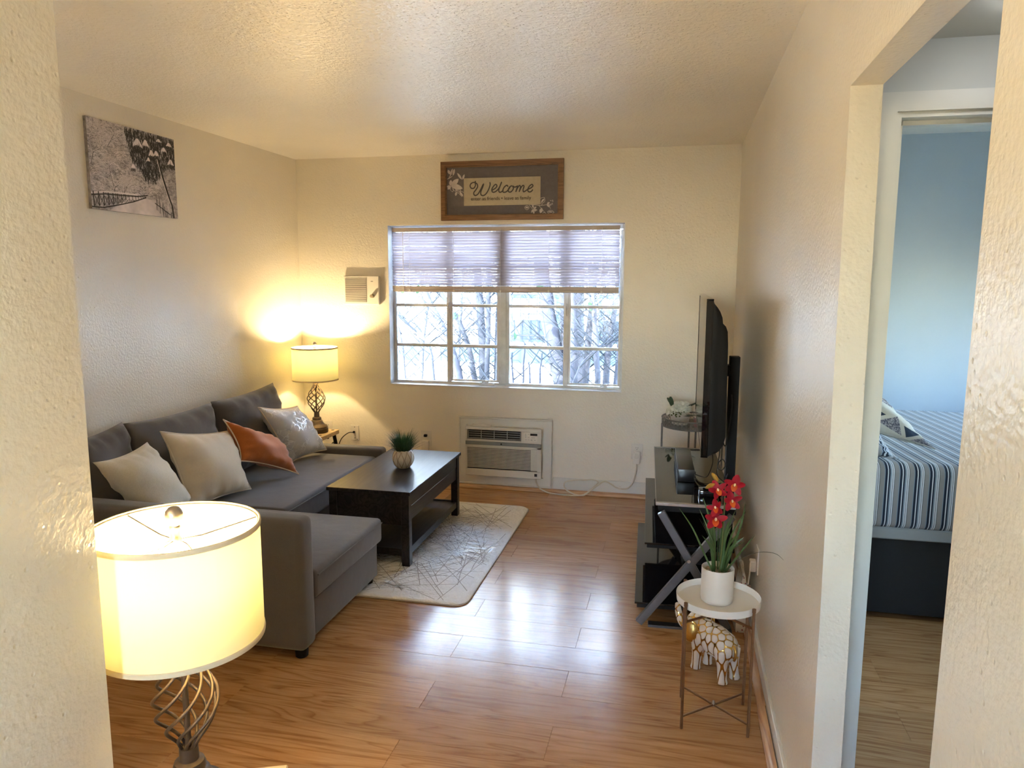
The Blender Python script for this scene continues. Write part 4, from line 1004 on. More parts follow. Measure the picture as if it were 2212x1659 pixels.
for x, z in ((-.122, .036), (-.122, .044), (-.122, .052), (-.122, .060), (-.1, .036), (-.1, .060), (-.074, .06), (-.06, .06), (-.12, .078), (-.1, .078), (-.078, .076), (-.078, .081), (-.054, .078)): mb.box(aw + x, aw + x + 0.012, -0.0641, -0.0634, ah - z - 0.002, ah - z)
mb.build('button_legends', GREYBAND, cp)
MB().box(aw - 0.050, aw - 0.030, -0.0632, -0.0618, 0.018, 0.038).build('energy_sticker', DARKIN, ac)
cp_pts = [(0.245, -0.05, 0.006), (0.252, -0.052, -0.03), (0.28, -0.06, -0.07), (0.34, -0.065, -0.094), (0.42, -0.075, -0.0985), (0.53, -0.08, -0.0985), (0.60, -0.07, -0.09), (0.645, -0.04, -0.06), (0.685, -0.03, -0.02), (0.70, -0.028, 0.0), (0.66, -0.026, 0.012), (0.60, -0.026, 0.006), (0.52, -0.026, 0.0), (0.46, -0.028, -0.018), (0.452, -0.035, -0.05), (0.48, -0.05, -0.075), (0.54, -0.075, -0.092), (0.60, -0.072, -0.094), (0.65, -0.055, -0.06), (0.70, -0.04, -0.02), (0.745, -0.03, 0.006), (0.79, -0.03, -0.01), (0.835, -0.03, -0.036), (0.90, -0.03, -0.038), (0.945, -0.03, 0.01), (0.966, -0.03, 0.09), (0.968, -0.028, 0.16)]
MB().tube(spline(cp_pts, 6), 0.0052, 8).build('power_cord', IVORY, ac, smooth=60)
MB().box(0.943, 0.992, -0.040, -0.010, 0.148, 0.238, 0.008, 2).box(0.952, 0.983, -0.044, -0.03, 0.19, 0.23, 0.003).build('plug', WHITEPL, ac, smooth=40)
MB().box(0.842, 0.862, -0.034, -0.026, -0.05, -0.022).build('cord_tag', WHITEPL, ac)
tag(MB().box(-0.085, 0.06, -0.012, 0.012, 0.0, 0.016, 0.004, 2).box(-0.04, 0.03, -0.008, 0.008, 0.0155, 0.0185).build('remote_control', WHITEPL, None, (-1.375, YF - 0.05, AZ1 + 0.0008), smooth=40), 'slim cream remote control lying on top of the air conditioner', 'remote')

# =================================================================== SNOWY PARK CANVAS on the left wall
def park_print(nx, ny):
    rs = np.random.RandomState(4)
    def smooth_noise(k, seed):
        r2 = np.random.RandomState(seed); g_ = r2.rand(k + 2, k + 2); xs = np.linspace(0, k, nx); ys = np.linspace(0, k, ny)
        i = xs.astype(int); j_ = ys.astype(int); fx = xs - i; fy = (ys - j_)[:, None]
        a = g_[np.ix_(j_, i)] * (1 - fx) + g_[np.ix_(j_, i + 1)] * fx; b2 = g_[np.ix_(j_ + 1, i)] * (1 - fx) + g_[np.ix_(j_ + 1, i + 1)] * fx
        return a * (1 - fy) + b2 * fy
    n1, n2, n3 = smooth_noise(9, 1), smooth_noise(34, 2), smooth_noise(110, 3)
    yy, xx = np.mgrid[0:ny, 0:nx]; X = xx / (nx - 1.0); Y = yy / (ny - 1.0)      # Y 0 = top
    img = 0.36 + 0.16 * (n1 - .5) + 0.22 * (n2 - .5) + 0.26 * (n3 - .5)
    def stroke(pts, w, val, a=1.0):
        for (x0, y0), (x1, y1) in zip(pts[:-1], pts[1:]):
            r = max(w * nx, 0.55); pad = r + 1.5
            ax, ay, bx_, by_ = x0 * nx, y0 * ny, x1 * nx, y1 * ny
            i0, i1 = int(max(0, min(ax, bx_) - pad)), int(min(nx, max(ax, bx_) + pad + 1)); j0, j1 = int(max(0, min(ay, by_) - pad)), int(min(ny, max(ay, by_) + pad + 1))
            if i0 >= i1 or j0 >= j1: continue
            px, py = np.meshgrid(np.arange(i0, i1), np.arange(j0, j1)); dx, dy = bx_ - ax, by_ - ay
            t = np.clip(((px - ax) * dx + (py - ay) * dy) / max(1e-6, dx * dx + dy * dy), 0, 1)
            dd = np.hypot(px - ax - t * dx, py - ay - t * dy)
            m_ = np.clip(r + 0.5 - dd, 0, 1) * a
            img[j0:j1, i0:i1] = img[j0:j1, i0:i1] * (1 - m_) + val * m_
    def branch(x, y, ang, L, w, val, depth):
        x1 = x + L * math.cos(ang); y1 = y + L * math.sin(ang)
        xm = (x + x1) / 2 + rs.uniform(-.15, .15) * L; ym = (y + y1) / 2
        stroke([(x, y), (xm, ym), (x1, y1)], w, val)
        stroke([(x - w, y - w * 1.2), (xm - w, ym - w * 1.6), (x1 - w * .5, y1 - w * 1.2)], w * 0.55, 0.72, 0.8)
        if depth:
            for k in range(4): branch(x1 if k > 1 else xm, y1 if k > 1 else ym, ang + rs.uniform(-1.0, 1.0), L * rs.uniform(.45, .75), w * .6, val, depth - 1)
    for k in range(900):      # fine snowy twigs, arching
        x, y = rs.uniform(0, .75), rs.uniform(0.05, .78); a = rs.uniform(-.9, .5); L = rs.uniform(.02, .09)
        stroke([(x, y), (x + L * .6 * math.cos(a), y + L * .6 * math.sin(a)), (x + L * math.cos(a + .5), y + L * math.sin(a + .5))], 0.0009, rs.choice([0.74, 0.66, 0.60, 0.14, 0.22]), 0.8)
    for args in ((.25, .85, -1.7, .20, .005, .06, 4), (.32, .86, -1.25, .17, .004, .08, 4), (.02, .5, -1.6, .25, .0035, .08, 4), (.12, .25, -1.9, .18, .003, .1, 4), (.2, .28, -1.1, .18, .003, .1, 4), (.55, .8, -1.5, .10, .0025, .12, 3), (.42, .8, -1.8, .12, .0025, .12, 3)): branch(*args)
    def conifer(x, y): return y < .34 + .26 * math.exp(-((x - .68) / .14) ** 2) and x > .40 + .22 * max(0, y - .05)
    for k in range(2600):     # dark drooping conifer needles, upper right
        x, y = rs.uniform(.38, 1.0), rs.uniform(0, .58)
        if not conifer(x, y): continue
        L = rs.uniform(.02, .06); stroke([(x, y), (x + rs.uniform(-.012, .012), y + L)], 0.0030, rs.choice([.025, .04, .06, .10, .16, .5], p=[.34, .28, .2, .10, .05, .03]), 0.9)
    for cx, cy, w, h in ((.54, .17, .055, .11), (.635, .15, .04, .09), (.70, .25, .033, .08), (.76, .24, .03, .07), (.86, .17, .035, .06), (.94, .31, .04, .08), (.80, .07, .03, .04), (.475, .45, .025, .055), (.93, .09, .035, .05), (.66, .33, .02, .05)):
        for q_ in range(70):  # snow-laden bough tips: bright fans of strokes fading to dark fringe
            u = rs.uniform(-1, 1); top = cy - h * .55 * math.sqrt(max(0, 1 - u * u)); ln = h * rs.uniform(.55, 1.15) * (1 - .35 * abs(u))
            stroke([(cx + u * w * .55, top), (cx + u * w, top + ln * .75)], 0.0022, rs.uniform(.56, .76), 0.9)
        for q_ in range(26):
            u = rs.uniform(-1, 1); stroke([(cx + u * w, cy + h * rs.uniform(.25, .5)), (cx + u * w * 1.05, cy + h * rs.uniform(.7, 1.0))], 0.0016, rs.uniform(.03, .08), 0.9)
    edgel = .17 + (1 - Y) * 1.15 + .03 * (n1 - .5); edger = .84 - (1 - Y) * .45 + .04 * (n1 - .5)
    path = np.clip((Y - .795) / .02, 0, 1) * np.clip((X - edgel) / .02, 0, 1) * np.clip((edger - X) / .02, 0, 1)
    img[:] = img * (1 - path) + (0.60 + .30 * (n1 - .5) + .10 * (n2 - .5)) * path
    stroke([(.78, .30), (.825, .50), (.88, .70), (.93, .86), (.945, 1.02)], 0.011, 0.045); stroke([(.766, .30), (.81, .50), (.866, .70), (.915, .85)], 0.0035, 0.70, .9)
    stroke([(0, .845), (.15, .815), (.32, .805), (.50, .79), (.62, .76)], 0.0045, 0.045); stroke([(0, .822), (.15, .79), (.32, .78), (.5, .772)], 0.005, 0.74, .9)
    stroke([(0, .975), (.12, .97), (.28, .92), (.45, .86), (.60, .79)], 0.0045, 0.045)
    for k in range(16):
        x = .02 + .58 * (1 - (1 - k / 15) ** 1.4); s_ = 1 - k / 16
        stroke([(x, .805 - .02 * k / 15), (x + .004, .965 - .19 * (k / 15))], 0.0035 * (.5 + s_), 0.045)
        if k < 11:
            stroke([(x + .01, .84), (x + .045 * s_ + .01, .955 - .17 * k / 15)], 0.0022 * (.5 + s_), 0.05); stroke([(x + .045 * s_ + .01, .84), (x + .012, .955 - .17 * k / 15)], 0.002 * (.5 + s_), 0.07)
    for k in range(26):
        x = .715 + rs.uniform(0, .2); y = .78 + (x - .715) * .9; stroke([(x, y + rs.uniform(-.06, .02)), (x + rs.uniform(-.01, .01), y + .13)], 0.0024, rs.choice([.05, .08, .6]), .9)
    stroke([(.71, .84), (.9, .96)], 0.004, 0.06)
    img = np.clip((img - .30) * 1.25 + .32, .02, .85)
    return np.stack([img * 0.99, img * 0.90, img * 0.91], -1)
NX, NY = 430, 296
inkc = park_print(NX, NY)
cv = thing('canvas_picture', 'black and white snowy park canvas print on the left wall', 'picture', (XL, 3.485, 1.884))
cw, chh, ctk = 0.32, 0.438, 0.018
vs = [(ctk, -cw + 2 * cw * i / (NX - 1), chh - chh * j / (NY - 1)) for j in range(NY) for i in range(NX)]
fs = [(j * NX + i, (j + 1) * NX + i, (j + 1) * NX + i + 1, j * NX + i + 1) for j in range(NY - 1) for i in range(NX - 1)]
pc = MB().add(vs, fs).build('printed_face', PRINT, cv, fix=False)
ca = pc.data.color_attributes.new('ink', 'FLOAT_COLOR', 'POINT')
buf = np.ones((NX * NY, 4), dtype=np.float32); buf[:, :3] = inkc.reshape(-1, 3); ca.data.foreach_set('color', buf.ravel())
MB().box(0.001, ctk - 0.0004, -cw, cw, 0, chh).build('stretched_edge', plain('canvas_edge', (0.13, 0.12, 0.125), 0.8, var=(30, (0.4, 0.37, 0.38)), bmp=(400, 0.2, 0.0005)), cv)

# =================================================================== TELEVISION CORNER
SRX, SRY, SRZ = -0.07, 3.25, R(2.3)
st = thing('television_stand', 'three tier black glass television stand with crossed metal legs', 'tv stand', (SRX, SRY, 0), SRZ)
SL = 1.13
def shelf(x0, x1, y0, y1, z1, t_=0.02, rim=True):
    s_ = MB().box(x0, x1, y0, y1, z1 - 0.009, z1, 0.0012).build('shelf', BLACKGL, st)
    MB().box(x0 + 0.01, x1, y0 + 0.004, y1 - 0.004, z1 - 0.009 - t_, z1 - 0.0092, 0.001).build('shelf_frame', BLACKPL, s_)
    if rim:
        for y in (y0 - 0.004, y1 - 0.018): MB().box(x0 - 0.001, x1 + 0.001, y, y + 0.022, z1 - 0.012, z1 + 0.0022, 0.0015).build('shelf_trim', SILVER, s_)
        MB().box(x0 - 0.002, x0 + 0.001, y0, y1, z1 - 0.010, z1 + 0.0012).build('shelf_trim', SILVER, s_)
    return s_
shelf(0.0, 0.345, 0.0, SL, 0.565, 0.03)
shelf(-0.045, 0.345, 0.0, SL - 0.02, 0.378, 0.016, False)
shelf(-0.082, 0.345, -0.02, SL - 0.03, 0.102, 0.018, False)
def legbar(x0, z0, x1, z1, y, nm='cross_leg'):
    L = math.hypot(x1 - x0, z1 - z0); a = math.atan2(z1 - z0, x1 - x0)
    M = Matrix.Translation((x0, y, z0)) @ Matrix.Rotation(-a, 4, 'Y')
    return MB().box(0, L, -0.012, 0.012, -0.017, 0.017, 0.0015, 1, M).build(nm, GUNMET, st)
for y in (-0.037, SL + 0.018):
    legbar(-0.062, 0.015, 0.325, 0.535, y)
    legbar(0.022, 0.535, 0.146, 0.328, y); legbar(0.160, 0.300, 0.325, 0.02, y)
    MB().box(-0.02, 0.345, y - 0.012, y + 0.03, 0.0, 0.012, 0.001).build('floor_rail', GUNMET, st)
    MB().tube([(0.148, y - 0.017, 0.322), (0.148, y + 0.017, 0.322)], 0.008, 10).build('pivot_bolt', SILVER, st)
MB().box(0.352, 0.400, 0.56, 0.625, 0.0, 1.168, 0.002).build('mount_post', BLACKPL, st)
MB().box(0.33, 0.362, 0.545, 0.64, 0.50, 0.53).box(0.33, 0.362, 0.545, 0.64, 0.34, 0.36).box(0.25, 0.43, 0.45, 0.74, 0.0, 0.014).build('post_bracket', BLACKPL, st)
mb = MB().box(0.322, 0.352, 0.56, 0.62, 1.07, 1.125, 0.002).box(0.316, 0.324, 0.42, 0.76, 0.925, 1.155, 0.001)
mb.box(0.324, 0.340, 0.575, 0.605, 1.125, 1.152, 0.002)
mb.build('swivel_bracket', BLACKPL, st)

tv = thing('television', 'black flat screen television seen edge on, mounted above the glass stand', 'television', (0.118, 3.88, 0.775))
tvw, tvh = 0.60, 0.692
MB().box(0.0, 0.026, -tvw, tvw, 0, tvh, 0.003).build('body', BLACKPL, tv)
MB().box(-0.0015, 0.0005, -tvw + 0.004, tvw - 0.004, 0.006, tvh - 0.006).build('screen', SCREEN, tv)
mb = MB()
for (y0, y1, z0, z1) in ((-tvw, tvw, tvh - 0.009, tvh + 0.001), (-tvw, tvw, -0.001, 0.009), (-tvw - 0.001, -tvw + 0.009, 0.009, tvh - 0.009), (tvw - 0.009, tvw + 0.001, 0.009, tvh - 0.009)): mb.box(-0.0035, 0.0265, y0, y1, z0, z1, 0.0015)
mb.build('bezel', BLACKGL, tv)
profl = [(0.024, 0.004), (0.024, tvh - 0.004), (0.030, tvh - 0.020), (0.043, tvh - 0.035), (0.056, tvh - 0.055), (0.066, tvh - 0.08), (0.069, tvh - 0.105), (0.082, tvh - 0.118), (0.090, tvh - 0.14), (0.094, tvh - 0.20), (0.100, 0.16), (0.100, 0.09), (0.092, 0.055), (0.076, 0.030), (0.060, 0.018), (0.035, 0.006)]
mb = MB()
rows = []
for y, s_ in ((-tvw + 0.002, 0.55), (-tvw + 0.012, 0.97), (-tvw + 0.03, 1.0), (tvw - 0.03, 1.0), (tvw - 0.012, 0.97), (tvw - 0.002, 0.55)):
    rows.append([(0.024 + (x - 0.024) * s_, y, z) for x, z in profl])
n_ = len(profl); vs = [p for r_ in rows for p in r_]
fs = [(i * n_ + j, i * n_ + (j + 1) % n_, (i + 1) * n_ + (j + 1) % n_, (i + 1) * n_ + j) for i in range(5) for j in range(n_)]
fs += [tuple(range(n_)), tuple(5 * n_ + j for j in range(n_ - 1, -1, -1))]
MB().add(vs, fs).build('back_housing', BLACKPL, tv, smooth=35)

sbr = thing('soundbar', 'small black box speaker lying on the glass stand top', 'speaker', (0.053, 3.86, 0.5673), R(2.0))
MB().box(-0.041, 0.041, -0.235, 0.235, 0.0, 0.062, 0.004, 2).build('cabinet', plain('soundbar_shell', (0.018, 0.018, 0.020), 0.28, bmp=(300, 0.1, 0.0004)), sbr, smooth=40)
MB().box(-0.0425, -0.040, -0.228, 0.228, 0.006, 0.056).build('grille', plain('speaker_cloth', (0.02, 0.022, 0.028), 0.8, bmp=(900, 0.5, 0.0006)), sbr)
mb = MB()
for z in (0.018, 0.038): mb.box(0.040, 0.046, -0.225, -0.200, z, z + 0.010)
mb.build('rear_jacks', BLACKPL, sbr)
cable('power_lead', 'black lead looping from the television down to the stand post', [(0.222, 3.70, 0.93), (0.225, 3.66, 0.80), (0.245, 3.66, 0.755), (0.265, 3.67, 0.93), (0.262, 3.68, 1.0)], 0.003, BLACKCORD)
cable('power_lead', 'black lead with round loop hanging behind the television bottom corner', [(0.205, 3.62, 0.86), (0.212, 3.58, 0.74), (0.205, 3.56, 0.67), (0.225, 3.555, 0.655), (0.24, 3.56, 0.68), (0.225, 3.565, 0.705), (0.208, 3.57, 0.68), (0.205, 3.57, 0.63), (0.225, 3.58, 0.60), (0.258, 3.62, 0.572)], 0.0028, BLACKCORD)
cable('audio_lead', 'thin black lead from the speaker back up to the television', [(0.102, 3.64, 0.605), (0.135, 3.62, 0.60), (0.16, 3.56, 0.62), (0.178, 3.50, 0.70), (0.17, 3.45, 0.772)], 0.0026, BLACKCORD)
cable('audio_lead', 'thin black lead lying across the glass top behind the speaker', [(0.102, 3.66, 0.588), (0.13, 3.62, 0.571), (0.19, 3.60, 0.571), (0.24, 3.64, 0.575), (0.262, 3.70, 0.60)], 0.0026, BLACKCORD)
cable('audio_lead', 'black lead curving toward the near end of the glass top', [(0.098, 3.62, 0.59), (0.125, 3.55, 0.571), (0.19, 3.52, 0.571), (0.235, 3.46, 0.571), (0.256, 3.36, 0.571), (0.262, 3.29, 0.571)], 0.003, BLACKCORD)
tag(MB().box(-0.05, 0.05, -0.04, 0.04, 0, 0.03, 0.006, 2).build('set_top_box', BLACKGL, None, (0.165, 3.42, 0.5675), R(4), smooth=40), 'small glossy black box on the near end of the glass stand top', 'media box')
tag(MB().box(-0.07, 0.07, -0.11, 0.11, 0, 0.05, 0.004).box(-0.05, 0.05, -0.09, 0.09, 0.0495, 0.053, 0.002).build('cable_box', BLACKPL, None, (0.13, 3.85, 0.1035), R(3)), 'black cable box on the lowest glass shelf', 'media box')

# ---- wire plant table in the corner
wt = thing('wire_plant_table', 'round grey metal plant table with lattice rim in the corner behind the television', 'table', (0.112, 4.925, 0))
rt = 0.198
MB().lathe([(0.0, 0.598), (rt, 0.598), (rt, 0.604), (0.0, 0.604)], 48).build('tray', plain('zinc_tray', (0.22, 0.215, 0.205), 0.5, 0.6, var=(20, (0.17, 0.165, 0.16))), wt, smooth=40)
ZINC = plain('grey_wire', (0.20, 0.195, 0.19), 0.45, 0.7, var=(30, (0.16, 0.155, 0.15)))
mb = MB()
for z, r_ in ((0.600, 0.0045), (0.652, 0.0045)): mb.tube([(rt * math.cos(2 * math.pi * j / 64), rt * math.sin(2 * math.pi * j / 64), z) for j in range(64)], r_, 8, closed=True)
mb.build('rim_rings', ZINC, wt, smooth=60)
mb = MB()
for k in range(44):
    a0 = 2 * math.pi * k / 44
    for rr_, zc in ((0.0105, 0.615), (0.0105, 0.638), (0.005, 0.6265)):
        mb.tube([((rt) * math.cos(a0 + rr_ / rt * math.cos(t)), (rt) * math.sin(a0 + rr_ / rt * math.cos(t)), zc + rr_ * math.sin(t)) for t in [2 * math.pi * i / 9 for i in range(9)]], 0.0013, 4, closed=True)
    a1 = a0 + math.pi / 44
    mb.tube([(rt * math.cos(a1), rt * math.sin(a1), 0.603), (rt * math.cos(a1), rt * math.sin(a1), 0.650)], 0.0013, 4)
tag(mb.build('lattice_scrolls', ZINC, wt), kind='stuff')
lg = None
for k in range(4):
    a = R(180 + 90 * k + 5)
    MB().tube([((rt - 0.002) * math.cos(a), (rt - 0.002) * math.sin(a), 0.60), ((rt - 0.004) * math.cos(a), (rt - 0.004) * math.sin(a), 0.0)], 0.0065, 8).build('leg', ZINC, wt, smooth=60)
MB().tube([(0.19 * math.cos(2 * math.pi * j / 40), 0.19 * math.sin(2 * math.pi * j / 40), 0.18) for j in range(40)], 0.004, 6, closed=True).build('lower_ring', ZINC, wt, smooth=60)

fp = thing('potted_flowers', 'cream artificial flowers in a low white embossed pot on the wire table', 'plant', (0.032, 4.915, 0.6045))
pot = MB().lathe([(0.0, 0.0), (0.045, 0.0), (0.050, 0.004), (0.066, 0.066), (0.069, 0.070), (0.066, 0.073), (0.061, 0.070), (0.058, 0.060), (0.0, 0.058)], 40).build('pot', CERAM, fp, smooth=40)
mb = MB(); rg = random.Random(2)
for k in range(70):
    a = rg.uniform(0, 6.28); z = rg.uniform(0.012, 0.058); r_ = 0.050 + 0.016 * (z - 0.004) / 0.062
    mb.ball((r_ * math.cos(a), r_ * math.sin(a), z), 0.0032, 6)
mb.build('embossed_dots', CERAM, pot, smooth=180)
def petalmesh(mb_, M, L, w_, curl=0.25, k=5):
    rows = []
    for i in range(k + 1):
        u = i / k; ww = w_ * (math.sin(math.pi * (0.08 + 0.86 * u)) ** 0.7)
        z = curl * L * u * u
        rows.append([M @ Vector((L * u, -ww, z + 0.12 * ww)), M @ Vector((L * u, -ww * .45, z)), M @ Vector((L * u, 0, z - 0.1 * ww)), M @ Vector((L * u, ww * .45, z)), M @ Vector((L * u, ww, z + 0.12 * ww))])
    mb_.strip(rows)
def hydrangea(c, r_):
    mb_ = MB()
    mb_.ball(c, r_ * 0.62, 10)
    for k in range(46):
        d_ = Vector((rg.gauss(0, 1), rg.gauss(0, 1), abs(rg.gauss(0, 1)) * 0.9 - 0.15)).normalized()
        q_ = d_.to_track_quat('Z', 'Y').to_matrix().to_4x4()
        base = Vector(c) + d_ * r_ * 0.62
        for j in range(4):
            petalmesh(mb_, Matrix.Translation(base) @ q_ @ Matrix.Rotation(j * math.pi / 2 + rg.random(), 4, 'Z') @ Matrix.Rotation(R(-38), 4, 'Y'), r_ * 0.55, r_ * 0.30, 0.25, 3)
    return mb_.build('flower_head', PALEP, fp, smooth=180, fix=False)
for c, r_ in (((-0.060, -0.02, 0.085), 0.034), ((-0.028, -0.045, 0.105), 0.034), ((0.004, -0.035, 0.122), 0.036), ((0.036, -0.025, 0.105), 0.034), ((-0.02, 0.02, 0.115), 0.034), ((0.03, 0.025, 0.115), 0.034), ((-0.062, 0.015, 0.068), 0.028)):
    hydrangea(c, r_)
mb = MB()
for k in range(26):
    a = rg.uniform(3.4, 5.4); mb.ball((0.055 * math.cos(a) - 0.01 + rg.uniform(-.01, .01), 0.06 * math.sin(a) + rg.uniform(-.008, .004), 0.075 + rg.uniform(-.014, .02)), rg.uniform(0.003, 0.006), 7)
mb.build('green_berries', STEMG, fp, smooth=180)
DKLEAF = plain('dark_leaf', (0.025, 0.055, 0.03), 0.5, var=(40, (0.045, 0.085, 0.045)))
for (x, y, z, a, e) in ((0.03, -0.04, 0.125, -0.1, 0.35), (0.05, 0.0, 0.12, 0.4, 0.3), (-0.05, 0.03, 0.12, 2.4, 0.6), (-0.055, -0.02, 0.12, 2.0, 1.0), (0.0, -0.06, 0.07, -0.3, -0.1), (0.035, -0.055, 0.075, 0.0, -0.15)):
    mb = MB(); petalmesh(mb, Matrix.Translation((x, y, z)) @ Matrix.Rotation(a, 4, 'Z') @ Matrix.Rotation(-e, 4, 'Y'), 0.068, 0.017, 0.1, 6); mb.build('leaf', DKLEAF, fp, smooth=180, fix=False)
pk = thing('pink_ornament', 'small dusty pink ribboned pot beside the cream flowers on the wire table', 'ornament', (0.145, 4.86, 0.6045))
MB().lathe([(0, 0), (0.026, 0), (0.030, 0.05), (0.028, 0.052), (0.0, 0.05)], 20).build('body', plain('dusty_pink', (0.32, 0.14, 0.15), 0.6, var=(40, (0.42, 0.22, 0.22)), bmp=(60, 0.3, 0.002)), pk, smooth=40)
mb = MB()
for k in range(8): petalmesh(mb, Matrix.Translation((0, 0, 0.055)) @ Matrix.Rotation(k * .8, 4, 'Z') @ Matrix.Rotation(R(-30), 4, 'Y'), 0.032, 0.012, -0.3, 4)
mb.build('bow', petalmat('pale_pink_ribbon', (0.62, 0.45, 0.43), (0.7, 0.55, 0.52)), pk, smooth=180, fix=False)

# =================================================================== TRAY TABLE, ORCHID, ELEPHANT
tt = thing('tray_table', 'round white tray table with slim bronze legs by the right wall', 'table', (0.168, 2.556, 0))
TRZ = 0.433
MB().lathe([(0.0, TRZ), (0.138, TRZ), (0.1415, TRZ + 0.002), (0.1435, TRZ + 0.026), (0.1425, TRZ + 0.0275), (0.141, TRZ + 0.026), (0.138, TRZ + 0.005), (0.0, TRZ + 0.0035)], 64).build('tray', ENAMEL, tt, smooth=50)
lx, ly = 0.110, 0.099
for sx in (-1, 1):
    for sy in (-1, 1):
        ex, ey = sx * lx * 1.008, sy * ly * 1.008
        l_ = MB().tube([(ex, ey, 0), (ex, ey, 0.452)], 0.0052, 10).build('leg', COPPER, tt, smooth=60)
        MB().tube([(ex, ey, 0.450), (ex, ey, 0.462)], 0.0068, 10).build('leg_cap', COPPER, l_, smooth=60)
for s_ in (1, -1):
    MB().tube([(-lx, -s_ * ly, 0.045), (lx, s_ * ly, 0.045 + 0.0)], 0.0038, 8).build('lower_brace', COPPER, tt, smooth=60)
    MB().tube([(-lx, -s_ * ly, 0.392), (lx, s_ * ly, 0.392)], 0.0048, 8).build('upper_brace', COPPER, tt, smooth=60)
MB().lathe([(0.0, 0.040), (0.005, 0.040), (0.005, 0.056), (0.0035, 0.060), (0.0, 0.061)], 10).build('brace_screw', NICKEL, tt, smooth=50)

oc = thing('potted_orchid', 'red artificial orchid in a white cylinder pot on the tray table', 'plant', (0.163, 2.556, TRZ + 0.004))
MB().lathe([(0.0, 0.0), (0.049, 0.0), (0.053, 0.004), (0.055, 0.016), (0.0555, 0.122), (0.0545, 0.1235), (0.0525, 0.122), (0.0515, 0.10), (0.0, 0.10)], 48).build('pot', CERAM, oc, smooth=50)
PEB = plain('river_pebble', (0.23, 0.17, 0.10), 0.4, var=(55, (0.42, 0.35, 0.25)))
mb = MB(); rg = random.Random(8)
for k in range(95):
    a = rg.uniform(0, 6.28); r_ = 0.048 * math.sqrt(rg.random())
    mb.ball((r_ * math.cos(a), r_ * math.sin(a), 0.103 + rg.uniform(-.001, .004)), 0.0062, 7, (rg.uniform(.8, 1.3), rg.uniform(.7, 1.1), rg.uniform(.5, .8)), Matrix.Rotation(a, 4, 'Z'))
tag(mb.build('pebbles', PEB, oc, smooth=180), kind='stuff')
def leafblade(pts, w_, tw=0.0, k=5, name='leaf', m=LEAFG):
    P = spline(pts, k); n2 = len(P); rows = []
    side = Vector((math.cos(tw), math.sin(tw), 0))
    for i, p in enumerate(P):
        u = i / (n2 - 1); t = (P[min(i + 1, n2 - 1)] - P[max(i - 1, 0)]).normalized()
        s_ = side - t * side.dot(t); s_.normalize(); nn = t.cross(s_)
        ww = w_ * (0.55 + 0.9 * u - 1.45 * u ** 2.2) + 0.0003
        rows.append([p - s_ * ww, p - nn * ww * 0.35, p + s_ * ww])
    mb_ = MB().strip(rows); return mb_.build(name, m, oc, smooth=180, fix=False)
rg = random.Random(12)
for k in range(24):
    a = rg.uniform(0, 6.28); L = rg.uniform(0.13, 0.27); sp = rg.uniform(0.015, 0.075) * (1 if L > .16 else 1.25)
    b0_ = Vector((0.016 * math.cos(a), 0.016 * math.sin(a), 0.1))
    tip = b0_ + Vector((sp * math.cos(a), sp * math.sin(a) * 0.8, L))
    mid = b0_ * 1.0 + (tip - b0_) * 0.5 + Vector((-0.012 * math.cos(a), -0.012 * math.sin(a), 0.02))
    leafblade([b0_, mid, tip], rg.uniform(0.004, 0.0075), rg.uniform(0, 3.14), 5)
def oloc(x, y, z): return Vector((x - 0.163, y - 2.556, z - TRZ - 0.004))
leafblade([oloc(0.152, 2.55, 0.53), oloc(0.118, 2.545, 0.60), oloc(0.072, 2.53, 0.70), oloc(0.024, 2.52, 0.772)], 0.0042, 0.4, 6)
leafblade([oloc(0.175, 2.55, 0.53), oloc(0.215, 2.50, 0.605), oloc(0.28, 2.45, 0.662), oloc(0.33, 2.425, 0.672), oloc(0.356, 2.41, 0.657)], 0.0028, 1.2, 6, m=DKLEAF)
leafblade([oloc(0.18, 2.56, 0.53), oloc(0.205, 2.555, 0.62), oloc(0.232, 2.55, 0.72), oloc(0.243, 2.55, 0.80)], 0.006, 0.2, 6)
leafblade([oloc(0.175, 2.54, 0.53), oloc(0.21, 2.52, 0.60), oloc(0.262, 2.50, 0.69)], 0.0055, 0.6, 6)
leafblade([oloc(0.175, 2.54, 0.53), oloc(0.215, 2.53, 0.60), oloc(0.275, 2.51, 0.70)], 0.005, 0.1, 6)
stem_pts = [oloc(0.166, 2.552, 0.53), oloc(0.172, 2.535, 0.65), oloc(0.172, 2.52, 0.76), oloc(0.172, 2.515, 0.83), oloc(0.170, 2.51, 0.865), oloc(0.155, 2.505, 0.877), oloc(0.132, 2.50, 0.868)]
MB().tube(spline(stem_pts, 6), 0.0026, 7).build('stem', STEMG, oc, smooth=60)
mb = MB()
for tgt, fr in (((0.196, 2.495, 0.868), (0.172, 2.515, 0.83)), ((0.188, 2.495, 0.815), (0.172, 2.52, 0.77)), ((0.148, 2.495, 0.788), (0.172, 2.523, 0.75)), ((0.146, 2.49, 0.752), (0.172, 2.528, 0.71)), ((0.145, 2.495, 0.848), (0.172, 2.513, 0.835)), ((0.138, 2.50, 0.89), (0.165, 2.508, 0.872))):
    mb.tube(spline([oloc(*fr), oloc((tgt[0] + fr[0]) / 2, (tgt[1] + fr[1]) / 2, max(tgt[2], fr[2]) - 0.004), oloc(*tgt)], 4), 0.0017, 6)
mb.build('flower_stalks', STEMG, oc, smooth=60)
rgo = random.Random(3)
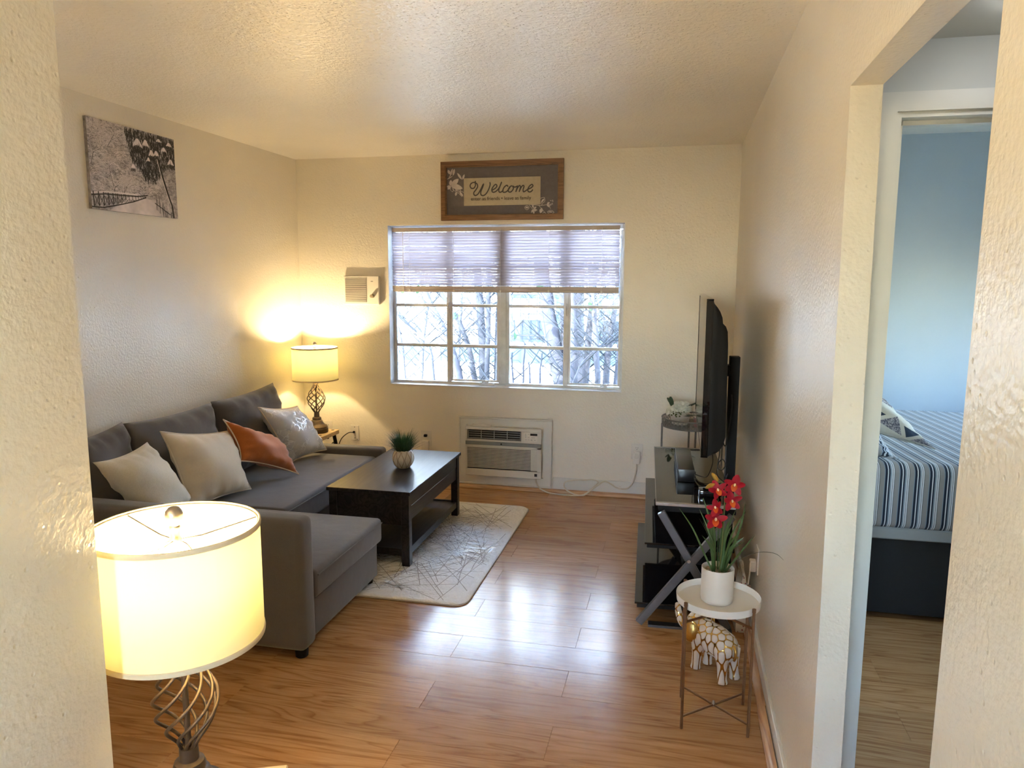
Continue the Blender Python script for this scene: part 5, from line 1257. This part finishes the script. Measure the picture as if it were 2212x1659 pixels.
def orchid(c, yawd, pitchd, s_=1.0, roll_=0):
    M = Matrix.Translation(oloc(*c)) @ Matrix.Rotation(R(yawd), 4, 'Z') @ Matrix.Rotation(R(90 + pitchd), 4, 'X') @ Matrix.Rotation(R(roll_), 4, 'Z')
    f = None
    for k, (a, L, w_) in enumerate(((90, 0.036, 0.0125), (18, 0.037, 0.0095), (162, 0.037, 0.0095), (-48, 0.034, 0.0105), (228, 0.034, 0.0105))):
        mb_ = MB(); petalmesh(mb_, M @ Matrix.Rotation(R(a), 4, 'Z') @ Matrix.Rotation(R(rgo.uniform(-22, 6)), 4, 'Y') @ Matrix.Rotation(R(rgo.uniform(-14, 14)), 4, 'X'), L * s_ * rgo.uniform(0.92, 1.06), w_ * s_, rgo.uniform(0.1, 0.5) * (1 if k else -0.4), 6)
        if f is None: f = mb_.build('flower', REDP, oc, smooth=180, fix=False)
        else: mb_.build('petal', REDP, f, smooth=180, fix=False)
    mb_ = MB(); petalmesh(mb_, M @ Matrix.Translation((0, 0.003, 0.002)) @ Matrix.Rotation(R(-90), 4, 'Z') @ Matrix.Rotation(R(-48), 4, 'Y'), 0.022 * s_, 0.010 * s_, -0.5, 5)
    petalmesh(mb_, M @ Matrix.Rotation(R(20), 4, 'Z') @ Matrix.Rotation(R(-65), 4, 'Y'), 0.014 * s_, 0.007 * s_, 0.1, 4); petalmesh(mb_, M @ Matrix.Rotation(R(160), 4, 'Z') @ Matrix.Rotation(R(-65), 4, 'Y'), 0.014 * s_, 0.007 * s_, 0.1, 4)
    mb_.build('lip', LIPP, f, smooth=180, fix=False)
    MB().ball((0, 0, 0), 0.0038 * s_, 8, (1, 1.5, 1), M @ Matrix.Translation((0, 0.002, 0.010 * s_))).build('column', YELP, f, smooth=180)
orchid((0.201, 2.490, 0.874), -8, -5, 1.05, -12)
orchid((0.146, 2.490, 0.852), 14, -18, 0.95, 20)
orchid((0.192, 2.488, 0.818), 20, -8, 1.0, 8)
orchid((0.145, 2.490, 0.790), -25, -20, 0.9, 25)
orchid((0.143, 2.484, 0.752), 5, -14, 1.12, -3)
for (c, a, e) in (((0.147, 2.498, 0.882), 150, 45), ((0.136, 2.497, 0.872), 195, -25)):
    M = Matrix.Translation(oloc(*c)) @ Matrix.Rotation(R(a), 4, 'Z') @ Matrix.Rotation(R(-e), 4, 'Y')
    mb = MB().lathe([(0.0, -0.002), (0.004, 0.002), (0.0072, 0.011), (0.0074, 0.019), (0.005, 0.029), (0.0, 0.035)], 14, M=M @ Matrix.Rotation(R(90), 4, 'Y'))
    mb.build('bud', BUDP, oc, smooth=60)

# ---- elephant figurine: gold body grown as one surface, white enamel patches set into it
el = thing('elephant_figurine', 'gold elephant figurine with white patches standing under the tray table', 'figurine', (0.184, 2.862, 0), math.atan2(0.70, -0.714))
# local: +x is forward
eb = MB()
def ell(c, r3, rot=None): eb.ball(c, 1.0, 20, r3, rot)
ell((0.0, 0, 0.136), (0.088, 0.055, 0.062)); ell((-0.048, 0, 0.128), (0.050, 0.054, 0.060)); ell((0.048, 0, 0.145), (0.050, 0.052, 0.056))
ell((0.098, 0, 0.172), (0.042, 0.038, 0.042)); ell((0.078, 0, 0.16), (0.04, 0.04, 0.045))
for x, y in ((0.058, 0.030), (0.058, -0.030), (-0.062, 0.031), (-0.062, -0.031)):
    dx = 0.006 if x > 0 else -0.010
    eb.tube([(x, y, 0.13), (x + dx * .6, y * 1.05, 0.06), (x + dx, y * 1.12, 0.018), (x + dx * 1.3, y * 1.14, 0.0)], [0.030, 0.0180, 0.0168, 0.0198], 16)
trunk = spline([(0.112, 0, 0.158), (0.145, 0, 0.138), (0.175, 0, 0.140), (0.196, 0, 0.166), (0.204, 0, 0.192), (0.207, 0, 0.212)], 6)
eb.tube(trunk, [0.024 - 0.0150 * (i / (len(trunk) - 1)) ** 0.8 for i in range(len(trunk))], 14)
tmp = eb.build('elephant_tmp', GOLD)
md = tmp.modifiers.new('r', 'REMESH'); md.mode = 'VOXEL'; md.voxel_size = 0.0030
ms = tmp.modifiers.new('s', 'SMOOTH'); ms.iterations = 9; ms.factor = 0.5
dg = bpy.context.evaluated_depsgraph_get(); dg.update()
bme = bpy.data.meshes.new_from_object(tmp.evaluated_get(dg)); bpy.data.objects.remove(tmp)
bme.name = 'body'; bme.polygons.foreach_set('use_smooth', [True] * len(bme.polygons))
if not bme.materials: bme.materials.append(GOLD)
nv = len(bme.vertices); co = np.empty(nv * 3); bme.vertices.foreach_get('co', co); co = co.reshape(-1, 3)
co[:, 2] -= co[:, 2].min(); bme.vertices.foreach_set('co', co.ravel()); bme.update()
bo = bpy.data.objects.new('body', bme); COL.objects.link(bo); bo.parent = el
nn = np.empty(nv * 3); bme.vertices.foreach_get('normal', nn); nn = nn.reshape(-1, 3)
# patch seeds spread over the surface, taller than wide on the flanks and legs
rs = np.random.RandomState(6)
def warp(z):   # patches run tall on the legs and flanks, rounder on the back
    return np.where(z < 0.075, z * 0.30, np.where(z < 0.155, 0.0225 + (z - 0.075) * 0.5, 0.0625 + (z - 0.155) * 1.0))
met = co.copy(); met[:, 2] = warp(co[:, 2])
ok = np.where(co[:, 2] > 0.006)[0]
seeds = [ok[rs.randint(len(ok))]]
dmin = np.linalg.norm(met - met[seeds[0]], axis=1)
while len(seeds) < 140:
    d2 = np.where(co[:, 2] > 0.006, dmin, -1); j = int(d2.argmax())
    if d2[j] < 0.0225: break
    seeds.append(j); dmin = np.minimum(dmin, np.linalg.norm(met - met[j], axis=1))
for _ in range(4):   # relax the seeds
    D2 = np.linalg.norm(met[:, None, :] - met[np.array(seeds)][None, :, :], axis=2); own = D2.argmin(1)
    for k in range(len(seeds)):
        s_ = np.where(own == k)[0]
        if len(s_): c_ = met[s_].mean(0); seeds[k] = int(s_[np.linalg.norm(met[s_] - c_, axis=1).argmin()])
D2 = np.linalg.norm(met[:, None, :] - met[np.array(seeds)][None, :, :], axis=2)
WENAM = plain('cream_enamel', (0.66, 0.60, 0.52), 0.25, bmp=(30, 0.05, 0.0005))
bme.calc_loop_triangles()
tri = np.array([t.vertices[:] for t in bme.loop_triangles])
A_, THR = 420.0, 0.0036
for k in range(len(seeds)):
    near = np.where(D2[:, k] < 0.05)[0]
    f = np.full(nv, -1.0)
    dk = D2[near] - D2[near, k][:, None]; dk[:, k] = 9.0
    f[near] = -np.log(np.exp(-A_ * np.clip(dk, -0.03, 0.1)).sum(1)) / A_ - THR      # rounded cell
    f = np.where(co[:, 2] < 0.004, np.minimum(f, co[:, 2] - 0.004), f)
    use = tri[(f[tri] > 0).any(1)]
    if len(use) < 10: continue
    vmap = {}; vv = []; ff = []
    def vert(i, j=None):
        key = (i, i) if j is None else (min(i, j), max(i, j))
        if key not in vmap:
            if j is None: p, n_, h = co[i], nn[i], min(1.0, f[i] / 0.0035)
            else:
                t = f[i] / (f[i] - f[j]); p = co[i] + (co[j] - co[i]) * t; n_ = nn[i] + (nn[j] - nn[i]) * t; h = 0.0
            vmap[key] = len(vv); vv.append(tuple(p + n_ * (0.0003 + 0.0014 * math.sqrt(max(0.0, h)))))
        return vmap[key]
    for t in use:
        poly = []
        for a, b2 in ((t[0], t[1]), (t[1], t[2]), (t[2], t[0])):
            a, b2 = int(a), int(b2)
            if f[a] > 0: poly.append(vert(a))
            if (f[a] > 0) != (f[b2] > 0): poly.append(vert(a, b2) if f[a] > 0 else vert(b2, a))
        if len(poly) >= 3: ff.append(tuple(poly))
    me = bpy.data.meshes.new('enamel_patch'); me.from_pydata(vv, [], ff); me.validate()
    me.polygons.foreach_set('use_smooth', [True] * len(me.polygons)); me.materials.append(WENAM)
    o = bpy.data.objects.new('enamel_patch', me); COL.objects.link(o); o.parent = el
def ear(sy):
    M = Matrix.Rotation(sy * R(0), 4, 'Z') @ Matrix.Rotation(sy * R(-8), 4, 'X')
    M = Matrix.Rotation(sy * R(34), 4, 'Z')
    return MB().ball((0.072, sy * 0.062, 0.164), 1.0, 28, (0.032, 0.0075, 0.046), M).build('ear', GOLD, el, smooth=180)
ear(1); ear(-1)
MB().tube(spline([(-0.093, 0, 0.155), (-0.106, 0.004, 0.135), (-0.106, 0.006, 0.112), (-0.101, 0.006, 0.10)], 5), 0.0055, 8).build('tail', GOLD, el, smooth=60)
for s_ in (1, -1):
    MB().tube(spline([(0.128, s_ * 0.022, 0.155), (0.148, s_ * 0.03, 0.148), (0.165, s_ * 0.03, 0.16)], 4), [0.006, 0.0058, 0.0056, 0.005, 0.0045, 0.004, 0.0032, 0.0025, 0.001], 8).build('tusk', GOLD, el, smooth=60)
    MB().ball((0.122, s_ * 0.033, 0.185), 0.0042, 8).build('eye', GOLD, el, smooth=180)

# ---- adapter and printed bag on the right wall beyond the tray table
oa = thing('wall_outlet', 'white outlet with adapter low on the right wall behind the tray table', 'outlet', (XR, 3.20, 0.30))
MB().box(-0.006, 0, -0.036, 0.036, 0, 0.116, 0.002).build('cover_plate', WHITEPL, oa)
MB().box(-0.034, -0.0065, -0.022, 0.022, 0.008, 0.055, 0.004).build('adapter', WHITEPL, oa)
MB().tube(spline([(-0.03, 0, 0.008), (-0.036, 0.005, -0.06), (-0.045, 0.03, -0.17), (-0.04, 0.09, -0.285)], 6), 0.003, 6).build('lead', IVORY, oa, smooth=60)
def bagmat():
    m, n, l, b = newmat('red_dotted_paper'); setp(b, rough=0.7)
    vo = n.new('ShaderNodeTexVoronoi'); vo.inputs['Scale'].default_value = 75; l.new(coords(n, l), vo.inputs['Vector'])
    f = ramp(n, l, vo.outputs['Distance'], [(0.22, (1, 1, 1)), (0.27, (0, 0, 0))])
    f2 = mth(n, l, 'MULTIPLY', f, ramp(n, l, vo.outputs['Color'], [(0.45, (0, 0, 0)), (0.5, (1, 1, 1))]))
    l.new(mixc(n, l, f2, (0.60, 0.56, 0.50), (0.20, 0.02, 0.02)), b.inputs['Base Color']); return m
bagm = bagmat()
bg = thing('paper_bag', 'small white paper bag with dark red dots leaning low on the right wall', 'bag', (0.314, 3.30, 0), R(3))
M = Matrix.Rotation(R(4), 4, 'Y')
MB().add([(-0.024, -0.06, 0), (0.024, -0.06, 0), (0.024, 0.06, 0), (-0.024, 0.06, 0), (-0.003, -0.058, 0.26), (0.008, -0.058, 0.26), (0.008, 0.058, 0.285), (-0.003, 0.058, 0.285), (-0.024, -0.06, 0.15), (0.024, -0.06, 0.15), (0.024, 0.06, 0.15), (-0.024, 0.06, 0.15)],
         [(3, 2, 1, 0), (0, 1, 9, 8), (1, 2, 10, 9), (2, 3, 11, 10), (3, 0, 8, 11), (8, 9, 5, 4), (9, 10, 6, 5), (10, 11, 7, 6), (11, 8, 4, 7), (4, 5, 6, 7)]).build('bag_body', bagm, bg)
MB().tube(spline([(0.002, -0.03, 0.265), (0.002, -0.02, 0.30), (0.002, 0.02, 0.305), (0.002, 0.03, 0.275)], 5), 0.0016, 6).build('handle', IVORY, bg)

# =================================================================== BEDROOM
def stripes(name, axis, skew=0.0, col3=True):
    m, n, l, b = newmat(name); setp(b, rough=0.85, sheen=0.2, spec=0.2)
    tc = n.new('ShaderNodeTexCoord'); sx = n.new('ShaderNodeSeparateXYZ'); l.new(tc.outputs['Object'], sx.inputs[0])
    u = sx.outputs[axis]
    if skew: u = mth(n, l, 'ADD', u, mth(n, l, 'MULTIPLY', sx.outputs[1 - axis], skew))
    f = mth(n, l, 'FRACT', mth(n, l, 'MULTIPLY', mth(n, l, 'ADD', u, 5.0), 1 / 0.0605))
    nv_, wh, gy, bg_ = (0.012, 0.018, 0.036), (0.55, 0.57, 0.61), (0.25, 0.24, 0.235), (0.20, 0.25, 0.31)
    c = ramp(n, l, f, [(0.0, nv_), (0.15, wh), (0.23, nv_), (0.33, bg_), (0.42, wh), (0.50, nv_), (0.525, wh), (0.62, nv_), (0.645, gy), (0.94, bg_)], 'CONSTANT')
    l.new(c, b.inputs['Base Color']); v = coords(n, l)
    p_ = bump(n, l, b, noise(n, l, v, 300, 2), 0.2, 0.0008); bump(n, l, b, noise(n, l, v, 7, 3), 0.5, 0.02, p_); return m
bed = thing('bed', 'bed with navy and grey striped cover seen through the bedroom doorway', 'bed', (1.55, 4.28, 0))
bx0, bx1, by0, by1 = -1.03, 1.0, -0.78, 0.765
mb = MB().box(bx0, bx1, by0 - 0.004, by1, 0.436, 0.742, 0.045, 4)
mb.build('striped_cover', stripes('navy_stripes', 0, 0.10), bed, smooth=60)
MB().box(bx0 + 0.01, bx1 - 0.01, by0 + 0.006, by1, 0.39, 0.445, 0.006).build('side_rail', plain('grey_bed_rail', (0.27, 0.28, 0.28), 0.7, bmp=(300, 0.3, 0.001)), bed)
BEDBLK = plain('underbed_black', (0.010, 0.010, 0.011), 0.8, bmp=(300, 0.3, 0.001))
MB().box(bx0 + 0.02, bx1 - 0.02, by0 + 0.03, by1 - 0.01, 0.03, 0.39, 0.003).build('underbed_box', BEDBLK, bed)  # black box filling the space beneath the rail
for x in (bx0 + 0.1, bx1 - 0.1):
    for y in (by0 + 0.1, by1 - 0.1): MB().tube([(x, y, 0), (x, y, 0.03)], 0.025, 12).build('leg', BLACKPL, bed)
def quilt():
    m, n, l, b = newmat('patchwork_quilting'); setp(b, rough=0.85, sheen=0.2, spec=0.2)
    tc = n.new('ShaderNodeTexCoord'); sx = n.new('ShaderNodeSeparateXYZ'); l.new(tc.outputs['Object'], sx.inputs[0])
    u = mth(n, l, 'MULTIPLY', mth(n, l, 'ADD', sx.outputs[0], mth(n, l, 'MULTIPLY', sx.outputs[2], 0.25)), 8.0)
    v = mth(n, l, 'MULTIPLY', mth(n, l, 'SUBTRACT', sx.outputs[2], mth(n, l, 'MULTIPLY', sx.outputs[0], 0.25)), 8.0)
    a = mth(n, l, 'FRACT', mth(n, l, 'ADD', u, 20.0)); c = mth(n, l, 'FRACT', mth(n, l, 'ADD', v, 20.0))
    d = mth(n, l, 'SUBTRACT', mth(n, l, 'ADD', a, c), 1.0)
    upper = mth(n, l, 'GREATER_THAN', d, 0.0)
    edge = mth(n, l, 'LESS_THAN', mth(n, l, 'ABSOLUTE', d), 0.24)
    edge2 = mth(n, l, 'LESS_THAN', mth(n, l, 'MINIMUM', a, c), 0.14)
    e = mth(n, l, 'MAXIMUM', edge, edge2)
    speck = ramp(n, l, noise(n, l, coords(n, l), 160, 2), [(0.42, (0.07, 0.07, 0.10)), (0.56, (0.32, 0.30, 0.32))])
    col = mixc(n, l, upper, (0.025, 0.040, 0.070), speck)
    l.new(mixc(n, l, e, col, (0.50, 0.48, 0.43)), b.inputs['Base Color'])
    bump(n, l, b, noise(n, l, coords(n, l), 70, 2), 0.5, 0.003); return m
pillow('bed_pillow', 'patchwork quilted pillow leaning at the head of the bed', quilt(), [(0.70, 3.88, 1.06), (0.97, 3.80, 0.985), (1.175, 3.69, 0.778), (0.82, 3.66, 0.86)], 0.13, 'pillow', None, 31, plain('grey_quilt_edge', (0.33, 0.33, 0.30), 0.8, bmp=(200, 0.2, 0.001)), pinch=0.12)
pillow('bed_pillow', 'striped pillow lying in front of the patchwork pillow on the bed', stripes('navy_stripes_pillow', 1, 0.6), [(0.66, 3.62, 0.92), (0.905, 3.59, 0.872), (0.99, 3.548, 0.752), (0.68, 3.55, 0.755)], 0.075, 'pillow', None, 32, pinch=0.10)

# =================================================================== KITCHEN END (behind the camera): unseen globe added as fill light
cl = thing('fill_light', 'added round frosted fill light at the kitchen end', 'light', (-0.35, -0.9, ZC))
MB().lathe([(0.0, -0.012), (0.15, -0.012), (0.155, 0.0), (0.0, 0.0)], 32).build('canopy', NICKEL, cl, smooth=40)
MB().lathe([(0.0, -0.085), (0.06, -0.08), (0.11, -0.06), (0.138, -0.03), (0.14, -0.0125), (0.0, -0.0125)], 32).build('globe', FILLGLOBE, cl, smooth=60)

hl = thing('hall_light', 'round white ceiling light in the little hall by the bedroom door', 'light', (0.80, 1.93, 2.18))
MB().lathe([(0.0, -0.010), (0.11, -0.010), (0.115, 0.0), (0.0, 0.0)], 32).build('canopy', ENAMEL, hl, smooth=40)
MB().lathe([(0.0, -0.06), (0.05, -0.056), (0.085, -0.04), (0.104, -0.018), (0.105, -0.0105), (0.0, -0.0105)], 32).build('globe', HALLLAMP, hl, smooth=60)
